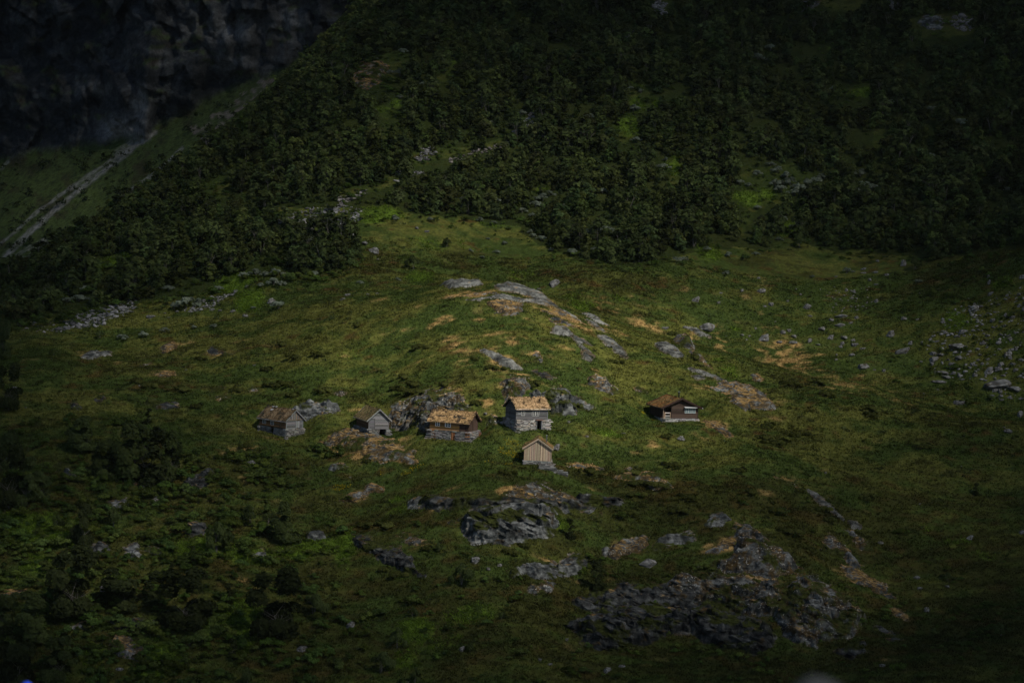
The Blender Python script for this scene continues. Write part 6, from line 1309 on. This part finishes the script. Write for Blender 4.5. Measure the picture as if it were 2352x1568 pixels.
for crop, x, y, wd in MATS:
    sc = (1.96 if crop in ("CA", "CB") else 1.68) * 1.7415
    p = chit(crop, x, y)[0]; m = p[1] / F / sc
    z = ("left of the cabins", 1) if crop in ("ML", "BL") else ("up on the knoll", 2) if crop == "MM" else ("on the left cabins' terrace", 3) if crop == "CA" else ("round the right-hand cabins", 4) if crop == "CB" else ("round the lower cliffs", 5) if crop == "BM" else ("on the right flank of the knoll", 6) if crop == "MR" else ("round the right-hand crag", 7)
    s = wd * m * .8
    o = plant("juniper_mat", JUNI[int(rng.integers(5))], (p[0], p[1], p[2] - .05), s, f"low dark green juniper mat {z[0]}", "juniper", f"juniper mats {z[0]}", crown_name="foliage")
    o.scale = (s, s * .8, min(s * 1.5, 4.5)); o.location.z -= .15; o.rotation_euler = (0, 0, rng.uniform(-.3, .3))

def free_of_rock(x, y):
    ok = np.ones(len(x), bool)
    for W in RESIDUE:
        lo, hi = W.min(0) - .3, W.max(0) + .3
        m = np.flatnonzero((x > lo[0]) & (x < hi[0]) & (y > lo[1]) & (y < hi[1]))
        if len(m): ok[m[sdist(x[m], y[m], W) > .5 * ((x[m] * 7.3 + y[m] * 3.1) % 1.0)]] = False
    for k in CORNER:
        c = CORNER[k]; L, W, yaw, corner = {1: (6.9, 4, -43, "fr"), 2: (6.6, 3.75, -68, "fr"), 3: (7.1, 4.3, -20, "fr"), 4: (5.9, 4.6, 25, "fl"), 5: (6.4, 6.6, -72, "fr"), 6: (4.2, 4.5, -92, "fr")}[k]
        a = R(yaw); lx, ly = (L / 2 if corner == "fr" else -L / 2), -W / 2
        dx, dy = x - c[0], y - c[1]
        px = dx * math.cos(a) + dy * math.sin(a) + lx; py = -dx * math.sin(a) + dy * math.cos(a) + ly
        ok &= ~((abs(px) < L / 2 + .25) & (abs(py) < W / 2 + .25))
    return ok
# low scrub that runs together over the lower left slope and in hollows
SCRUB = [proto("dome", 140 + k, 560, .075, [(.036, .056, .015), (.085, .122, .028)]) for k in range(6)]
def scrub_ok(x, y):
    u, v = project(np.stack([x, y, ground(x, y)], -1))
    a = sst(2000, 2250, u) * sst(960, 900, v) * sst(540, 600, v) * .55 + sst(950, 350, u) * sst(950, 1100, v) * .85 + sst(1250, 1420, v) * .30 + sst(250, 0, u) * sst(860, 1000, v) * .4 + .30 * patch("heath", x, y) * sst(1080, 1200, v)
    n = fbm(x / 5, y / 4, o=3, s=156)
    return (np.random.default_rng(9).random(len(x)) < np.clip(a * .62 + n * 1.1 - .22, 0, .9)) & (y < 560) & (a > .05)
SP = spaced(60000, (-105, 362), (120, 560), .95, scrub_ok, 31)
SP = SP[free_of_rock(SP[:, 0], SP[:, 1])]
def edge_ok(x, y):
    u, v = project(np.stack([x, y, ground(x, y)], -1))
    n = 26 * fbm(x / 7, y / 7, o=3, s=157)
    return inside(u, v - 26 + n, WOOD) & ~in_wood(x, y) & (np.random.default_rng(10).random(len(x)) < .5) | (inside(u, v + 6, WOOD) & ~tree_ok(x, y) & (np.random.default_rng(11).random(len(x)) < .22) & (patch('fern', x, y) < .5))
EP = spaced(40000, (-150, 500), (150, 700), 1.5, edge_ok, 33)
SP = np.vstack([SP, EP])
print("scrub", len(SP))
merged("scrub", SCRUB, SP, ground(SP[:, 0], SP[:, 1]) - .12, np.clip(rng.lognormal(.55, .42, len(SP)), .7, 3.6) * (1 - .35 * sst(700, 1100, project(np.stack([SP[:, 0], SP[:, 1], ground(SP[:, 0], SP[:, 1])], -1))[0])), rng.uniform(.8, 1.3, len(SP)), M_LEAF, seed=6)

# ------------------------------------------------------------------ ground cover nobody could count
def scatter(n, seed, y0=366, y1=560, dens=None):
    r = np.random.default_rng(seed); y = r.uniform(y0, y1, n); x = r.uniform(-1, 1, n) * y * .213
    ok = np.ones(n, bool)
    if dens is not None: ok = r.random(n) < dens(x, y)
    x, y = x[ok], y[ok]; ok = free_of_rock(x, y); return x[ok], y[ok], r
def tufts(name, x, y, r, nb, hmin, hmax, width, spread, colf, lean=.5, sink=.05):
    n = len(x); z = surface(x, y) - sink
    c = colf(x, y) * r.uniform(.7, 1.3, n)[:, None]
    X = np.repeat(x, nb) + r.normal(0, spread, n * nb); Yb = np.repeat(y, nb) + r.normal(0, spread, n * nb); Zb = np.repeat(z, nb)
    hgt = r.uniform(hmin, hmax, n * nb); a = r.uniform(0, 6.28, n * nb); w_ = width * r.uniform(.6, 1.4, n * nb)
    tx = r.normal(0, lean, n * nb) * hgt; ty = r.normal(0, lean, n * nb) * hgt
    V = np.stack([np.stack([X - np.cos(a) * w_, Yb - np.sin(a) * w_, Zb], 1), np.stack([X + np.cos(a) * w_, Yb + np.sin(a) * w_, Zb], 1), np.stack([X + tx, Yb + ty, Zb + hgt], 1)], 1).reshape(-1, 3)
    cc = np.repeat(c, nb, 0) * r.uniform(.8, 1.25, n * nb)[:, None]
    me = mesh_of(name, V, np.arange(len(V)).reshape(-1, 3), np.repeat(cc, 3, 0), [M_BLADE])
    return tag(put(name, me), kind="stuff")
nw = lambda x, y: ~in_wood(x, y)
x, y, r = scatter(300000, 21, dens=lambda x, y: np.where(nw(x, y), .55 + .45 * sst(-.3, .3, fbm(x / 6, y / 5, o=2, s=150)), .12))
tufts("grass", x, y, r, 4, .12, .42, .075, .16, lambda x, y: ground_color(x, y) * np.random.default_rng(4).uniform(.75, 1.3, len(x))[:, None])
x, y, r = scatter(120000, 22, dens=lambda x, y: sst(.06, .30, fbm(x / 3.2, y / 2.6, o=3, s=151) + .55 * patch("heath", x, y) - .15 - patch("tan", x, y)) * nw(x, y))
tufts("heather", x, y, r, 7, .12, .40, .11, .22, lambda x, y: mixc(np.broadcast_to(HEATH * 1.1, (len(x), 3)), np.array([.05, .055, .016]), np.random.default_rng(1).random(len(x)) * .9), lean=.8)
x, y, r = scatter(260000, 23, y1=640, dens=lambda x, y: sst(.2, .5, patch("fern", x, y) * (1 + .8 * fbm(x / 2, y / 2, o=2, s=152))))
tufts("fern_cover", x, y, r, 5, .2, .6, .10, .25, lambda x, y: FERN * (1 + .3 * fbm(x / 1.5, y / 1.5, o=2, s=153))[:, None], lean=.9)
x, y, r = scatter(260000, 24, y0=420, y1=480, dens=lambda x, y: sst(.30, .8, patch("flower", x, y) * (1 + 1.0 * fbm(x / 1.2, y / 1.2, o=2, s=154))) * .8)
tufts("yellow_flowers", x, y, r, 2, .14, .26, .05, .12, lambda x, y: np.broadcast_to(np.array([.34, .26, .012]), (len(x), 3)), lean=.25, sink=-.22)
x, y, r = scatter(9000, 25, y1=600, dens=lambda x, y: sst(.0, .5, fbm(x / 9, y / 7, o=2, s=155) + .2 * patch("fern", x, y)) * nw(x, y) * .5)
tufts("dwarf_shrubs", x, y, r, 22, .15, .55, .10, .28, lambda x, y: mixc(np.broadcast_to(np.array([.026, .038, .012]), (len(x), 3)), np.array([.06, .08, .03]), np.random.default_rng(2).random(len(x))), lean=.9)
# ------------------------------------------------------------------ things close to the camera, out of focus at the lower edge of the photo
def near_point(u, v, Y): return at_depth(u, v, Y)
p = near_point(1880, 1579, 7.0)
V = IV3 * [.42, .30, .62]; V = V * (1 + .06 * fbm(IV3[:, 0] * 1.5, IV3[:, 1] * 1.5, IV3[:, 2] * 1.5, o=2, s=160))[:, None]
me = mesh_of("kerb_stone", V, IF3, np.tile([.028, .031, .035], (len(V), 1)), [M_STONE], smooth=True)
o = put("kerb_stone", me, loc=(p[0], p[1], p[2] - .60)); o.scale = (.5, .6, 1.0)
tag(o, "pale grey blurred rounded stone peeking over the bottom edge, right of centre", "stone")
p = near_point(2400, 1578, 7.0)
o = put("kerb_stone", me, loc=(p[0] + .06, p[1], p[2] - .60)); o.scale = (.6, .7, 1.0)
tag(o, "pale grey blurred stone just showing in the bottom right corner", "stone")
p = near_point(62, 1564, 30.0)
mb = MB(); n = 12
prof = [(.42, -.9), (.36, -.5), (.28, -.2), (.17, -.05), (.06, .0)]
V = []; 
for rr, zz in prof:
    for k in range(n):
        a = 2 * math.pi * k / n; q = rr * (1 + .12 * math.sin(3 * a + zz * 5)); V.append([q * math.cos(a) + .12 * zz, q * math.sin(a), zz])
V.append([0, 0, .01]); Q = [[i * n + k, i * n + (k + 1) % n, (i + 1) * n + (k + 1) % n, (i + 1) * n + k] for i in range(len(prof) - 1) for k in range(n)]
Q += [[(len(prof) - 1) * n + k, (len(prof) - 1) * n + (k + 1) % n, len(V) - 1, len(V) - 1] for k in range(n)]
mb.quads(np.array(V), Q, (.012, .035, .30))
o = mb.build("blue_bundle", [M_CLOTH], None, tuple(p), smooth=True); o.scale = (.5, .5, 1.0)
tag(o, "small deep blue blurred bundle at the bottom edge in the left corner", "bundle")

# ------------------------------------------------------------------ cloud sheet added out of view, density shaped to wanted shade and lens vignette
SUN_AZ, SUN_EL = R(42), R(47)           # the sun stands to the right behind the camera
tosun = np.array([math.sin(SUN_AZ) * math.cos(SUN_EL), -math.cos(SUN_AZ) * math.cos(SUN_EL), math.sin(SUN_EL)])
SHADE_CLOUD_Z = 620.0
def light_wanted(u, v):
    """share of sun wanted at a place of the survey"""
    def g(cu, cv, ru, rv, a, p=2.0): return a * np.exp(-((np.abs(u - cu) / ru) ** p + (np.abs(v - cv) / rv) ** p))
    t = .04 + g(1190, 850, 720, 330, .86, 2.4) + g(1230, 860, 480, 230, .16, 2.0)
    t = np.maximum(t, .03 + g(1150, 470, 820, 260, .56)); t = np.maximum(t, g(1780, 830, 430, 240, .62)); t = np.maximum(t, g(1150, 1220, 640, 270, .58)); t = np.maximum(t, g(430, 820, 360, 200, .50))
    t = np.maximum(t, g(1720, 1290, 380, 230, .36)); t = np.maximum(t, g(200, 480, 300, 130, .46)); t = np.maximum(t, g(900, 1430, 850, 260, .26)); t = np.maximum(t, g(320, 235, 80, 80, .42)); t = np.maximum(t, g(560, 1180, 500, 260, .52))
    t = np.maximum(t, g(620, 60, 100, 100, .12)); t = np.maximum(t, g(220, 1290, 360, 200, .56)); t = np.maximum(t, g(2200, 830, 300, 200, .34)); t = np.maximum(t, g(2050, 1150, 350, 220, .28)); t = np.maximum(t, g(520, 560, 420, 150, .5))
    return np.clip(t, 0.03, 1)
def make_shade_cloud():
    k = (SHADE_CLOUD_Z - 10) / tosun[2]; off = tosun[:2] * k
    xs = np.arange(-330, 420, 5.0) + off[0]; ys = np.arange(240, 1060, 5.0) + off[1]
    X, Y = np.meshgrid(xs, ys)
    # follow the sun's rays down to the hillside
    gx_, gy_ = X - off[0], Y - off[1]; z = np.zeros_like(X)
    for _ in range(12):
        zt = np.where(gy_ < 775, np.where(gy_ < 372, near_profile(gx_, gy_), ground(gx_, np.clip(gy_, 346, 775))), 0)
        far = gy_ >= 775; zt = np.where(far, np.clip(P0[2] + GXF * (gx_ - P0[0]) + GYF * (gy_ - P0[1]), -70, 170), zt)
        z = z * .5 + zt * .5; t = (SHADE_CLOUD_Z - z) / tosun[2]; gx_ = X - tosun[0] * t; gy_ = Y - tosun[1] * t
    u, v = project(np.stack([gx_, np.maximum(gy_, 60), z], -1))
    T = light_wanted(u, v)
    puff = fbm(X / 38, Y / 38, o=4, s=170)
    T = np.clip(T * (1 + .30 * puff) * 1.04, .02, 1)
    edge = np.minimum.reduce([X - xs[0], xs[-1] - X, Y - ys[0], ys[-1] - Y])
    D = np.clip(1 - T, 0, 1)
    Z = SHADE_CLOUD_Z + 6 * puff * 3 + 0 * edge
    me = mesh_of("shade_cloud", np.stack([X, Y, Z], -1).reshape(-1, 3), grid_faces(*X.shape), np.repeat(D.reshape(-1, 1), 3, 1), [], smooth=True)
    m = bpy.data.materials.new("shade_cloud_sheet"); m.use_nodes = True; nt = m.node_tree; N = nt.nodes; L = nt.links
    for n_ in list(N): N.remove(n_)
    out = N.new("ShaderNodeOutputMaterial"); at = N.new("ShaderNodeAttribute"); at.attribute_name = "Col"
    tr = N.new("ShaderNodeBsdfTransparent"); df = N.new("ShaderNodeBsdfDiffuse"); df.inputs["Color"].default_value = (.8, .82, .85, 1); mx = N.new("ShaderNodeMixShader")
    nz = N.new("ShaderNodeTexNoise"); nz.inputs["Scale"].default_value = .05; nz.inputs["Detail"].default_value = 3
    tc = N.new("ShaderNodeTexCoord"); L.new(tc.outputs["Object"], nz.inputs["Vector"])
    ma = N.new("ShaderNodeMath"); ma.operation = "MULTIPLY_ADD"; ma.inputs[1].default_value = .06; L.new(nz.outputs["Fac"], ma.inputs[0])
    sb = N.new("ShaderNodeMath"); sb.operation = "SUBTRACT"; sb.inputs[1].default_value = .03; L.new(at.outputs["Fac"], sb.inputs[0]); L.new(sb.outputs[0], ma.inputs[2])
    ma.use_clamp = True
    L.new(ma.outputs[0], mx.inputs[0]); L.new(tr.outputs[0], mx.inputs[1]); L.new(df.outputs[0], mx.inputs[2]); L.new(mx.outputs[0], out.inputs["Surface"])
    me.materials.append(m)
    tag(put("shade_cloud", me), kind="structure")
make_shade_cloud()

# ------------------------------------------------------------------ thin summer haze in the valley
def make_haze():
    mb = MB(); mb.box(-420, 420, 20, 1300, -120, 330, (1, 1, 1))
    m = bpy.data.materials.new("haze_air"); m.use_nodes = True; nt = m.node_tree
    for n_ in list(nt.nodes): nt.nodes.remove(n_)
    out = nt.nodes.new("ShaderNodeOutputMaterial"); vs = nt.nodes.new("ShaderNodeVolumeScatter")
    vs.inputs["Color"].default_value = (.80, .92, 1.0, 1); vs.inputs["Density"].default_value = 1.2e-5; vs.inputs["Anisotropy"].default_value = .2
    nt.links.new(vs.outputs[0], out.inputs["Volume"])
    o = mb.build("haze", [m]); tag(o, kind="structure")
make_haze()
# ------------------------------------------------------------------ daylight


sl = bpy.data.lights.new("sun", "SUN"); sl.energy = 5.0; sl.angle = R(.53); sl.color = (1.0, .93, .82)
so = bpy.data.objects.new("sun", sl); COL.objects.link(so)
so.rotation_euler = Vector(tosun).to_track_quat("Z", "Y").to_euler(); so.location = (200, -200, 600)
w = bpy.data.worlds.new("World"); scene.world = w; w.use_nodes = True
nt = w.node_tree; bg = nt.nodes["Background"]
sky = nt.nodes.new("ShaderNodeTexSky"); sky.sky_type = "NISHITA"; sky.sun_disc = False
sky.sun_elevation = SUN_EL; sky.sun_rotation = R(180 - 42); sky.altitude = 600
nt.links.new(sky.outputs[0], bg.inputs["Color"]); bg.inputs["Strength"].default_value = .075
scene.view_settings.view_transform = "Standard"; scene.view_settings.look = "None"; scene.view_settings.exposure = 0; scene.view_settings.gamma = 1
scene.cycles.max_bounces = 5; scene.cycles.diffuse_bounces = 2; scene.cycles.transparent_max_bounces = 6
scene.cycles.volume_bounces = 0; scene.cycles.volume_step_rate = 4
